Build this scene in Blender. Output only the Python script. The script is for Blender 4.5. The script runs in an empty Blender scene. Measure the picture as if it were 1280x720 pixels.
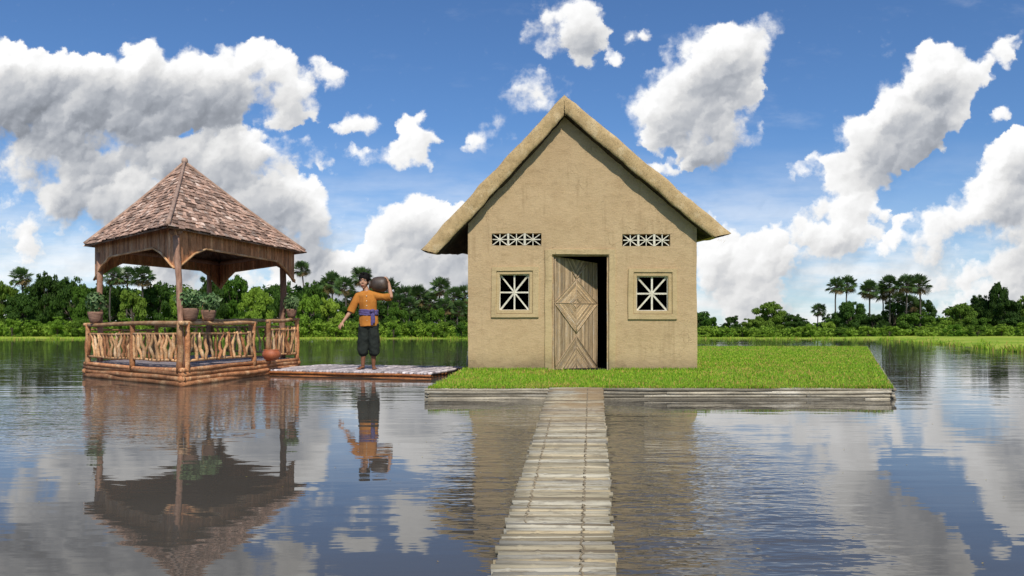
import bpy, bmesh, math, random
import numpy as np
from mathutils import Vector, Matrix, noise as mnoise

R = math.radians
random.seed(7)
rng = np.random.default_rng(7)
sc = bpy.context.scene
C = sc.collection
F = 1000.0      # focal length in pixels of a 1280 wide picture
HOR = 415.0     # horizon row
H = 0.80        # eye height above the water

def gx(px, Y): return (px - 640.0) / F * Y
def gz(py, Y): return H + (HOR - py) / F * Y

# ------------------------------------------------------------------ node helpers
class NT:
    def __init__(s, tree):
        s.t = tree; s.n = tree.nodes; s.l = tree.links
    def new(s, kind, **kw):
        n = s.n.new(kind)
        for k, v in kw.items(): setattr(n, k, v)
        return n
    def put(s, sock, v):
        if v is None: return
        if isinstance(v, bpy.types.NodeSocket): s.l.new(v, sock)
        else:
            try: sock.default_value = v
            except Exception:
                sock.default_value = (*v, 1.0)
    def math(s, op, a, b=None, c=None, clamp=False):
        n = s.new('ShaderNodeMath', operation=op); n.use_clamp = clamp
        s.put(n.inputs[0], a); s.put(n.inputs[1], b); s.put(n.inputs[2], c)
        return n.outputs[0]
    def vmath(s, op, a, b=None, scale=None):
        n = s.new('ShaderNodeVectorMath', operation=op)
        s.put(n.inputs[0], a); s.put(n.inputs[1], b)
        if scale is not None: s.put(n.inputs['Scale'], scale)
        return n.outputs['Value'] if op in ('LENGTH', 'DOT_PRODUCT', 'DISTANCE') else n.outputs[0]
    def mapr(s, v, a, b, c=0.0, d=1.0, kind='SMOOTHSTEP'):
        n = s.new('ShaderNodeMapRange', interpolation_type=kind)
        for i, x in enumerate((v, a, b, c, d)): s.put(n.inputs[i], x)
        return n.outputs[0]
    def mixc(s, f, a, b, blend='MIX'):
        n = s.new('ShaderNodeMix', data_type='RGBA', blend_type=blend)
        s.put(n.inputs[0], f); s.put(n.inputs[6], a if isinstance(a, bpy.types.NodeSocket) else (*a[:3], 1))
        s.put(n.inputs[7], b if isinstance(b, bpy.types.NodeSocket) else (*b[:3], 1))
        return n.outputs[2]
    def noise(s, vec, scale, detail=4, rough=.55, dim='3D', ntype=None, lac=None, dist=0):
        n = s.new('ShaderNodeTexNoise', noise_dimensions=dim)
        if ntype: n.noise_type = ntype
        s.put(n.inputs['Vector'], vec); n.inputs['Scale'].default_value = scale
        n.inputs['Detail'].default_value = detail; n.inputs['Roughness'].default_value = rough
        n.inputs['Distortion'].default_value = dist
        if lac: n.inputs['Lacunarity'].default_value = lac
        return n
    def mapping(s, vec, loc=(0, 0, 0), rot=(0, 0, 0), scale=(1, 1, 1), kind='POINT'):
        n = s.new('ShaderNodeMapping', vector_type=kind)
        s.put(n.inputs[0], vec); n.inputs[1].default_value = loc
        n.inputs[2].default_value = rot; n.inputs[3].default_value = scale
        return n.outputs[0]

def newmat(name):
    m = bpy.data.materials.new(name); m.use_nodes = True
    t = NT(m.node_tree)
    b = m.node_tree.nodes['Principled BSDF']
    return m, t, b

def simple(name, c1, c2, scale=6, rough=.8, bump=.3, stretch=(1, 1, 1), c3=None, vary=.35, spec=.25, fine=60, fbump=.15, bdist=.01, objrand=0.0):
    """two- or three-tone noisy surface; the face attribute 'v' shifts tone piece by piece"""
    m, t, b = newmat(name)
    co = t.mapping(t.new('ShaderNodeTexCoord').outputs['Object'], scale=stretch)
    at = t.new('ShaderNodeAttribute', attribute_name='v').outputs['Fac']
    off = t.new('ShaderNodeCombineXYZ')
    t.put(off.inputs[0], t.math('MULTIPLY', at, 17.0)); t.put(off.inputs[2], t.math('MULTIPLY', at, 31.0))
    co = t.vmath('ADD', co, off.outputs[0])
    n1 = t.noise(co, scale, 5, .6).outputs[0]
    n2 = t.noise(co, fine, 3, .6).outputs[0]
    f = t.mapr(n1, .3, .7)
    col = t.mixc(f, c1, c2)
    if c3:
        n3 = t.noise(co, scale * .45, 4, .65).outputs[0]
        col = t.mixc(t.mapr(n3, .5, .68), col, c3)
    k = t.math('ADD', t.math('MULTIPLY', t.math('SUBTRACT', at, .5), vary * 2), 1.0)
    if objrand:
        oi = t.new('ShaderNodeObjectInfo').outputs['Random']
        k = t.math('MULTIPLY', k, t.math('ADD', t.math('MULTIPLY', oi, objrand), 1 - objrand / 2))
    k = t.math('MULTIPLY', k, t.mapr(n2, .2, .8, 1 - fbump * 1.6, 1 + fbump * 1.6))
    sc_ = t.new('ShaderNodeVectorMath', operation='SCALE'); t.put(sc_.inputs[0], col); t.put(sc_.inputs['Scale'], k)
    t.put(b.inputs['Base Color'], sc_.outputs[0])
    b.inputs['Roughness'].default_value = rough
    b.inputs['Specular IOR Level'].default_value = spec
    if bump:
        bp = t.new('ShaderNodeBump'); bp.inputs['Strength'].default_value = bump; bp.inputs['Distance'].default_value = bdist
        t.put(bp.inputs['Height'], t.math('ADD', n1, t.math('MULTIPLY', n2, .5)))
        t.put(b.inputs['Normal'], bp.outputs[0])
    return m

def leafmat(name, c1, c2, rough=.55, objrand=.5, trans=.25, spec=.3, tint=None):
    m, t, b = newmat(name)
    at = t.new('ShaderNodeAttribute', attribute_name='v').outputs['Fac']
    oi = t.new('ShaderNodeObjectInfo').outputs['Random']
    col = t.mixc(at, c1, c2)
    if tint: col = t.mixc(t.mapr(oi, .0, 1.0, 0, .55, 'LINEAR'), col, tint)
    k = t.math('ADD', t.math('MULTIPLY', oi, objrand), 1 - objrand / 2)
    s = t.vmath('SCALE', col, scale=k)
    t.put(b.inputs['Base Color'], s); b.inputs['Roughness'].default_value = rough
    b.inputs['Specular IOR Level'].default_value = spec
    tr = t.new('ShaderNodeBsdfTranslucent'); t.put(tr.inputs[0], s)
    mx = t.new('ShaderNodeMixShader'); mx.inputs[0].default_value = trans
    out = m.node_tree.nodes['Material Output']
    t.l.new(b.outputs[0], mx.inputs[1]); t.l.new(tr.outputs[0], mx.inputs[2]); t.l.new(mx.outputs[0], out.inputs[0])
    return m

# ------------------------------------------------------------------ mesh builder
class MB:
    def __init__(s): s.v = []; s.f = []; s.a = []; s.m = []; s.cur = 0
    def add(s, vs, fs, val=None):
        o = len(s.v); s.v += [tuple(p) for p in vs]
        val = random.random() if val is None else val
        for f in fs: s.f.append(tuple(i + o for i in f)); s.a.append(val); s.m.append(s.cur)
    def box(s, c, size, rot=None, val=None):
        M = rot.to_matrix() if hasattr(rot, 'to_matrix') else (rot or Matrix.Identity(3))
        c = Vector(c); x, y, z = [k / 2 for k in size]
        vs = [c + M @ Vector((a * x, b * y, d * z)) for a in (-1, 1) for b in (-1, 1) for d in (-1, 1)]
        s.add(vs, [(0, 1, 3, 2), (4, 6, 7, 5), (0, 4, 5, 1), (2, 3, 7, 6), (0, 2, 6, 4), (1, 5, 7, 3)], val)
    def tube(s, pts, rad, seg=8, val=None, cap=True, flat=1.0, twist=0):
        pts = [Vector(p) for p in pts]; n = len(pts)
        if not hasattr(rad, '__len__'): rad = [rad] * n
        vs = []; up = None
        for i, p in enumerate(pts):
            d = (pts[min(i + 1, n - 1)] - pts[max(i - 1, 0)]).normalized()
            if up is None:
                up = Vector((0, 0, 1)) if abs(d.z) < .9 else Vector((0, 1, 0))
            a = d.cross(up).normalized(); b = a.cross(d).normalized(); up = b
            for k in range(seg):
                t = 2 * math.pi * k / seg + twist
                vs.append(p + a * math.cos(t) * rad[i] + b * math.sin(t) * rad[i] * flat)
        fs = [(i * seg + k, i * seg + (k + 1) % seg, (i + 1) * seg + (k + 1) % seg, (i + 1) * seg + k) for i in range(n - 1) for k in range(seg)]
        if cap: fs += [tuple(range(seg))[::-1], tuple(range((n - 1) * seg, n * seg))]
        s.add(vs, fs, val)
    def log(s, a, b, r, val=None, wob=.25, n=7, seg=8, taper=.1):
        """crooked natural pole"""
        a, b = Vector(a), Vector(b); d = (b - a); L = d.length
        pts = []; rr = []
        ph = random.uniform(0, 50)
        for i in range(n):
            t = i / (n - 1)
            o = Vector((mnoise.noise(Vector((ph, t * 3, 0))), mnoise.noise(Vector((ph, t * 3, 9))), mnoise.noise(Vector((ph, t * 3, 19))))) * r * wob * 2 * math.sin(math.pi * min(1, max(0, t)))
            pts.append(a + d * t + o); rr.append(r * (1 - taper * t) * (1 + .16 * mnoise.noise(Vector((ph + 7, t * 5, 3)))))
        s.tube(pts, rr, seg, val)
    def bamboo(s, a, b, r, val=None, seg=7, node=.3, wob=.3):
        a, b = Vector(a), Vector(b); d = b - a; L = d.length; u = d / L
        pts = []; rr = []; t = 0; ph = random.uniform(0, 90)
        def w(t): return Vector((mnoise.noise(Vector((ph, t * 2, 0))), mnoise.noise(Vector((ph, t * 2, 9))), mnoise.noise(Vector((ph, t * 2, 19))))) * r * wob
        pts.append(a); rr.append(r); t = random.uniform(.05, node)
        while t < L - .03:
            pts += [a + u * (t - .012) + w(t), a + u * t + w(t), a + u * (t + .012) + w(t)]; rr += [r, r * 1.16, r]
            t += node * random.uniform(.8, 1.2)
        pts.append(b); rr.append(r * .94)
        s.tube(pts, rr, seg, val)
    def prism(s, poly, fn, th, val=None):
        """2-D convex or simple polygon, fn(a, b, depth) -> 3-D point"""
        n = len(poly)
        vs = [fn(a, b, 0) for a, b in poly] + [fn(a, b, th) for a, b in poly]
        fs = [tuple(range(n)), tuple(range(n, 2 * n))[::-1]] + [(i, i + n, (i + 1) % n + n, (i + 1) % n) for i in range(n)]
        s.add(vs, fs, val)
    def lathe(s, prof, c=(0, 0, 0), seg=24, val=None, M=None):
        c = Vector(c); M = M or Matrix.Identity(3); n = len(prof); vs = []
        for r, z in prof:
            for k in range(seg):
                t = 2 * math.pi * k / seg
                vs.append(c + M @ Vector((r * math.cos(t), r * math.sin(t), z)))
        fs = [(i * seg + k, i * seg + (k + 1) % seg, (i + 1) * seg + (k + 1) % seg, (i + 1) * seg + k) for i in range(n - 1) for k in range(seg)]
        fs += [tuple(range(seg))[::-1], tuple(range((n - 1) * seg, n * seg))]
        s.add(vs, fs, val)
    def ball(s, c, r, rot=None, seg=16, rings=10, val=None):
        c = Vector(c); M = rot or Matrix.Identity(3)
        if not hasattr(r, '__len__'): r = (r, r, r)
        vs = [c + M @ Vector((0, 0, r[2]))]
        for i in range(1, rings):
            p = math.pi * i / rings
            for k in range(seg):
                t = 2 * math.pi * k / seg
                vs.append(c + M @ Vector((r[0] * math.sin(p) * math.cos(t), r[1] * math.sin(p) * math.sin(t), r[2] * math.cos(p))))
        vs.append(c + M @ Vector((0, 0, -r[2])))
        fs = [(0, 1 + k, 1 + (k + 1) % seg) for k in range(seg)]
        for i in range(rings - 2):
            for k in range(seg):
                a = 1 + i * seg
                fs.append((a + k, a + seg + k, a + seg + (k + 1) % seg, a + (k + 1) % seg))
        e = len(vs) - 1; a = 1 + (rings - 2) * seg
        fs += [(a + (k + 1) % seg, a + k, e) for k in range(seg)]
        s.add(vs, fs, val)
    def mesh(s, name, mats, smooth=False, fix=True):
        me = bpy.data.meshes.new(name); me.from_pydata(s.v, [], s.f)
        at = me.attributes.new('v', 'FLOAT', 'FACE'); at.data.foreach_set('value', np.array(s.a, dtype=np.float32))
        for m in (mats if isinstance(mats, (list, tuple)) else [mats]): me.materials.append(m)
        me.polygons.foreach_set('material_index', s.m)
        if fix:
            bm = bmesh.new(); bm.from_mesh(me); bmesh.ops.recalc_face_normals(bm, faces=bm.faces); bm.to_mesh(me); bm.free()
        if smooth: me.polygons.foreach_set('use_smooth', [True] * len(me.polygons))
        me.update(); return me
    def build(s, name, mats, parent=None, smooth=False, fix=True, loc=None):
        me = s.mesh(name, mats, smooth, fix)
        return link(name, me, parent, loc)

def link(name, me, parent=None, loc=None):
    o = bpy.data.objects.new(name, me); C.objects.link(o)
    if parent is not None: o.parent = parent
    if loc is not None: o.location = loc
    return o

def auto(o, ang=40):
    me = o.data
    bm = bmesh.new(); bm.from_mesh(me)
    for f in bm.faces: f.smooth = True
    for e in bm.edges:
        e.smooth = not (len(e.link_faces) == 2 and e.calc_face_angle(0) > R(ang))
    bm.to_mesh(me); bm.free()
    return o

def tag(o, label=None, cat=None, group=None, kind=None):
    if label: o['label'] = label
    if cat: o['category'] = cat
    if group: o['group'] = group
    if kind: o['kind'] = kind
    return o
def thing(name, label, cat, loc=(0, 0, 0), group=None, rz=0):
    o = bpy.data.objects.new(name, None); C.objects.link(o); o.location = loc; o.rotation_euler[2] = rz
    o.empty_display_size = .2
    return tag(o, label, cat, group)

def shift(mb, o):
    """points were given in world space: make them local to the thing's origin"""
    mb.v = [(x - o[0], y - o[1], z - o[2]) for x, y, z in mb.v]; return mb

def apply_mods(o):
    dg = bpy.context.evaluated_depsgraph_get(); dg.update()
    me = bpy.data.meshes.new_from_object(o.evaluated_get(dg))
    old = o.data; o.modifiers.clear(); o.data = me
    return o
def voxel(mb, name, mats, parent, size=.006, smooth=6, subs=0):
    o = mb.build(name, mats, parent, True, fix=True)
    m = o.modifiers.new('r', 'REMESH'); m.mode = 'VOXEL'; m.voxel_size = size; m.use_smooth_shade = True
    if smooth:
        k = o.modifiers.new('s', 'SMOOTH'); k.iterations = smooth; k.factor = .5
    apply_mods(o)
    return o

# ------------------------------------------------------------------ materials
M = {}
M['mud'] = None
def mud_material(name, base, dark, light, bump=.5):
    m, t, b = newmat(name)
    co = t.new('ShaderNodeTexCoord').outputs['Object']
    big = t.noise(co, 1.1, 5, .6).outputs[0]
    mid = t.noise(t.mapping(co, scale=(1, 1, 1.6)), 5.5, 6, .65).outputs[0]
    fine = t.noise(co, 60, 4, .7).outputs[0]
    pit = t.noise(t.mapping(co, scale=(1, 1, 1.9)), 16, 3, .6).outputs[0]
    col = t.mixc(t.mapr(big, .3, .7), base, light)
    col = t.mixc(t.mapr(mid, .45, .8, 0, .55), col, dark)
    col = t.mixc(t.mapr(pit, .62, .74, 0, .35), col, dark)
    sx = t.new('ShaderNodeSeparateXYZ'); t.put(sx.inputs[0], co)
    damp = t.math('ADD', sx.outputs[2], t.math('MULTIPLY', t.math('SUBTRACT', mid, .5), .5))
    col = t.mixc(t.mapr(damp, -.02, .36, .75, 0), col, (dark[0] * .6, dark[1] * .65, dark[2] * .7))
    col = t.vmath('SCALE', col, scale=t.mapr(fine, .2, .8, .86, 1.14))
    # rain streaks and old hand-smoothed patches
    stk = t.noise(t.mapping(co, scale=(7, 7, .55)), 1.2, 4, .6).outputs[0]
    col = t.mixc(t.mapr(t.math('MULTIPLY', stk, t.mapr(big, .35, .6, .6, 1.05)), .50, .68, 0, .38), col, dark)
    pat = t.noise(t.mapping(co, scale=(.8, .8, 1.2)), 2.1, 2, .4, dist=.6).outputs[0]
    col = t.mixc(t.mapr(pat, .52, .56, 0, .30), col, light)
    # hairline cracks
    vo = t.new('ShaderNodeTexVoronoi', feature='DISTANCE_TO_EDGE'); t.put(vo.inputs['Vector'], t.vmath('ADD', co, t.vmath('SCALE', t.noise(co, 4, 3).outputs[1], scale=.25)))
    vo.inputs['Scale'].default_value = 2.6
    crack = t.math('MULTIPLY', t.mapr(vo.outputs[0], .0, .009, 1, 0), t.mapr(big, .5, .6))
    col = t.mixc(t.math('MULTIPLY', crack, .45), col, (dark[0] * .5, dark[1] * .5, dark[2] * .5))
    t.put(b.inputs['Base Color'], col); b.inputs['Roughness'].default_value = .95; b.inputs['Specular IOR Level'].default_value = .15
    h = t.math('ADD', t.math('MULTIPLY', mid, 1.0), t.math('ADD', t.math('MULTIPLY', fine, .16), t.math('ADD', t.math('MULTIPLY', pit, .5), t.math('MULTIPLY', crack, -.5))))
    bp = t.new('ShaderNodeBump'); bp.inputs['Strength'].default_value = bump; bp.inputs['Distance'].default_value = .035
    t.put(bp.inputs['Height'], h); t.put(b.inputs['Normal'], bp.outputs[0])
    return m
M['mud'] = mud_material('mud_plaster', (.465, .325, .176), (.315, .212, .11), (.53, .385, .215), .36)
M['mudtrim'] = mud_material('mud_trim', (.47, .345, .175), (.33, .235, .12), (.54, .405, .22), .3)
M['thatch'] = simple('thatch_rim', (.60, .43, .215), (.46, .32, .155), 9, .95, .45, c3=(.66, .50, .28), vary=.08, fine=95, fbump=.14, bdist=.03)
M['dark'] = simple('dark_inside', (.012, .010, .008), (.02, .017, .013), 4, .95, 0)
M['soffit'] = simple('shaded_thatch', (.10, .07, .045), (.035, .025, .017), 12, .95, .8, stretch=(1, .3, 1), vary=.4)  # roof underside: its shade is put into this darker thatch colour
M['lattice'] = simple('whitewashed_wood', (.74, .69, .56), (.58, .52, .39), 14, .8, .3, vary=.12)
M['doorwood'] = simple('door_cane', (.50, .36, .215), (.34, .235, .13), 7, .7, .6, stretch=(6, 6, .8), c3=(.40, .32, .23), vary=.38, fine=50)
M['doorlight'] = simple('door_cane_light', (.60, .43, .25), (.43, .29, .155), 8, .7, .6, c3=(.47, .38, .27), vary=.36, fine=50)
def bamboo_mat():
    m, t, b = newmat('weathered_bamboo')
    co = t.new('ShaderNodeTexCoord').outputs['Object']
    at = t.new('ShaderNodeAttribute', attribute_name='v').outputs['Fac']
    of = t.new('ShaderNodeCombineXYZ'); t.put(of.inputs[0], t.math('MULTIPLY', at, 19)); t.put(of.inputs[2], t.math('MULTIPLY', at, 33))
    c2 = t.vmath('ADD', co, of.outputs[0])
    r = t.new('ShaderNodeValToRGB'); e = r.color_ramp.elements
    e[0].position = 0; e[0].color = (.16, .125, .08, 1); e[1].position = 1; e[1].color = (.54, .47, .33, 1)
    for p, c in ((.14, (.27, .225, .14)), (.3, (.46, .42, .32)), (.5, (.34, .285, .18)), (.65, (.52, .47, .35)), (.8, (.26, .24, .195)), (.9, (.47, .37, .21))):
        k = e.new(p); k.color = (*c, 1)
    t.put(r.inputs[0], at)
    streak = t.noise(t.mapping(c2, scale=(1.2, 14, 14)), 6, 5, .65).outputs[0]
    blot = t.noise(c2, 9, 4, .6).outputs[0]
    col = t.mixc(t.mapr(streak, .46, .70, 0, .85), r.outputs[0], (.15, .12, .08))
    col = t.mixc(t.mapr(blot, .58, .74, 0, .6), col, (.17, .14, .10))
    st = t.noise(co, 1.6, 4, .6).outputs[0]
    sx = t.new('ShaderNodeSeparateXYZ'); t.put(sx.inputs[0], co)
    mud = t.math('MULTIPLY', t.mapr(sx.outputs[1], -4.2, -1.6), t.mapr(st, .40, .58))
    col = t.mixc(t.math('MULTIPLY', mud, .75), col, (.26, .165, .075))
    t.put(b.inputs['Base Color'], col); b.inputs['Roughness'].default_value = .62; b.inputs['Specular IOR Level'].default_value = .3
    bp = t.new('ShaderNodeBump'); bp.inputs['Strength'].default_value = .6; bp.inputs['Distance'].default_value = .004
    t.put(bp.inputs['Height'], streak); t.put(b.inputs['Normal'], bp.outputs[0]); return m
M['bamboo'] = bamboo_mat()
M['bamboodark'] = simple('wet_bamboo', (.20, .165, .11), (.10, .085, .06), 7, .7, .5, stretch=(1, 4, 4), vary=.3)
M['sidepole'] = simple('platform_side_poles', (.42, .365, .265), (.21, .18, .13), 5, .8, .7, stretch=(.6, 5, 5), c3=(.52, .47, .37), vary=.45, fine=60, fbump=.25)
M['rope'] = simple('old_rope', (.30, .24, .155), (.18, .14, .09), 30, .9, .5)
M['grass'] = leafmat('grass_blade', (.13, .31, .017), (.42, .56, .05), .6, 0, .3, .15)
M['straw'] = leafmat('straw_blade', (.50, .42, .10), (.58, .38, .12), .8, 0, .3, .1)
M['gwood'] = simple('gazebo_log', (.52, .235, .10), (.28, .115, .05), 6, .65, .8, stretch=(1, 1, 1), c3=(.62, .37, .19), vary=.4, fine=45, fbump=.25, bdist=.015)
M['valance'] = simple('hung_boards', (.58, .27, .13), (.38, .165, .075), 6, .7, .6, stretch=(1, 1, .4), c3=(.66, .38, .21), vary=.3, fine=45, fbump=.2)
M['gwoodlight'] = simple('gazebo_rail', (.66, .39, .19), (.42, .215, .095), 6, .65, .7, c3=(.72, .50, .30), vary=.35, fine=50, fbump=.2)
M['gpost'] = simple('gazebo_post', (.42, .235, .155), (.24, .125, .08), 8, .75, .6, stretch=(4, 4, 1), c3=(.42, .25, .17), vary=.25)
M['shingle'] = simple('bark_shingle', (.50, .325, .235), (.31, .185, .13), 5, .85, .7, c3=(.62, .48, .385), vary=.6, fine=35, fbump=.3, bdist=.02)
M['hip'] = simple('hip_pole', (.52, .36, .27), (.34, .21, .15), 9, .8, .5, vary=.2)
M['deck'] = simple('gazebo_deck', (.42, .36, .37), (.22, .18, .18), 8, .6, .5, vary=.4)
M['raft'] = simple('raft_pole', (.68, .61, .60), (.40, .34, .33), 6, .6, .5, c3=(.15, .12, .12), vary=.5, fine=60, fbump=.25)
M['orange'] = simple('raft_edge_log', (.50, .19, .06), (.27, .10, .04), 7, .6, .6, vary=.3)
M['terracotta'] = simple('terracotta', (.44, .13, .055), (.31, .085, .035), 8, .55, .3, vary=.1, spec=.4)
M['basket'] = simple('woven_bark_pot', (.33, .19, .13), (.17, .095, .065), 12, .85, 1, stretch=(1, 1, 4), vary=.2)
M['soil'] = simple('soil', (.05, .035, .022), (.03, .02, .014), 20, .95, .6)
M['potleaf'] = leafmat('pot_leaf', (.07, .16, .05), (.26, .37, .15), .5, .3, .25)
M['potflower'] = leafmat('pot_bloom', (.55, .12, .10), (.65, .2, .15), .6, 0, .2)
M['skin'] = simple('skin', (.54, .30, .19), (.48, .255, .155), 10, .55, .12, vary=.0, spec=.35, fbump=.03)
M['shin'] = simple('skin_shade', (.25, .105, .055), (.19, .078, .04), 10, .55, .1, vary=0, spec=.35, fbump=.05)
M['shirt'] = simple('orange_cotton', (.54, .215, .040), (.43, .155, .026), 5, .9, .4, vary=0, fine=160, fbump=.1)
M['trouser'] = simple('dark_green_cotton', (.026, .031, .025), (.015, .019, .016), 6, .9, .5, vary=0, fine=140, fbump=.15)
M['hair'] = simple('black_hair', (.006, .005, .0045), (.010, .008, .007), 20, .75, .3, stretch=(3, 3, .6), vary=0, spec=.12)
M['button'] = simple('shell_button', (.75, .68, .5), (.7, .6, .4), 10, .4, 0, vary=0)
M['eyew'] = simple('eye_white', (.6, .56, .52), (.55, .52, .5), 10, .3, 0, vary=0)
M['eyed'] = simple('eye_dark', (.012, .008, .006), (.015, .01, .008), 10, .25, 0, vary=0)
M['lip'] = simple('lips', (.42, .11, .09), (.36, .09, .07), 10, .5, 0, vary=0)
M['jar'] = simple('smoked_clay', (.085, .058, .042), (.045, .033, .026), 7, .5, .4, c3=(.15, .095, .06), vary=0, spec=.5)
def sash_mat():
    m, t, b = newmat('checked_sash')
    co = t.new('ShaderNodeTexCoord').outputs['Object']
    w1 = t.new('ShaderNodeTexWave', wave_type='BANDS', bands_direction='X'); t.put(w1.inputs[0], co); w1.inputs['Scale'].default_value = 14; w1.inputs['Distortion'].default_value = 1.5
    w2 = t.new('ShaderNodeTexWave', wave_type='BANDS', bands_direction='Z'); t.put(w2.inputs[0], co); w2.inputs['Scale'].default_value = 18; w2.inputs['Distortion'].default_value = 1.5
    a = t.mixc(t.mapr(w1.outputs[1], .55, .7), (.035, .045, .19), (.16, .05, .08))
    a = t.mixc(t.mapr(w2.outputs[1], .6, .72, 0, .7), a, (.13, .15, .34))
    t.put(b.inputs['Base Color'], a); b.inputs['Roughness'].default_value = .9
    return m
M['sash'] = sash_mat()
M['bark'] = simple('tree_bark', (.13, .10, .075), (.07, .055, .04), 4, .9, .6, stretch=(3, 3, .6), vary=.1, objrand=.4)
M['palmbark'] = simple('palm_bark', (.12, .105, .09), (.065, .055, .045), 3, .9, .5, stretch=(1, 1, 8), vary=.1, objrand=.3)
M['leafdark'] = leafmat('leaf_dark', (.018, .050, .008), (.075, .145, .018), .6, .5, .2, .15)
M['leafmid'] = leafmat('leaf_mid', (.035, .105, .010), (.13, .26, .025), .6, .5, .25, .15, (.17, .21, .03))
M['leafbright'] = leafmat('leaf_bright', (.075, .19, .012), (.21, .38, .035), .6, .4, .28, .15, (.30, .36, .05))
M['palmleaf'] = leafmat('palm_leaf', (.035, .08, .022), (.14, .22, .06), .38, .4, .18, .5)
M['palmdry'] = leafmat('palm_dry_leaf', (.16, .11, .045), (.28, .20, .09), .7, .3, .15, .2)

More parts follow.
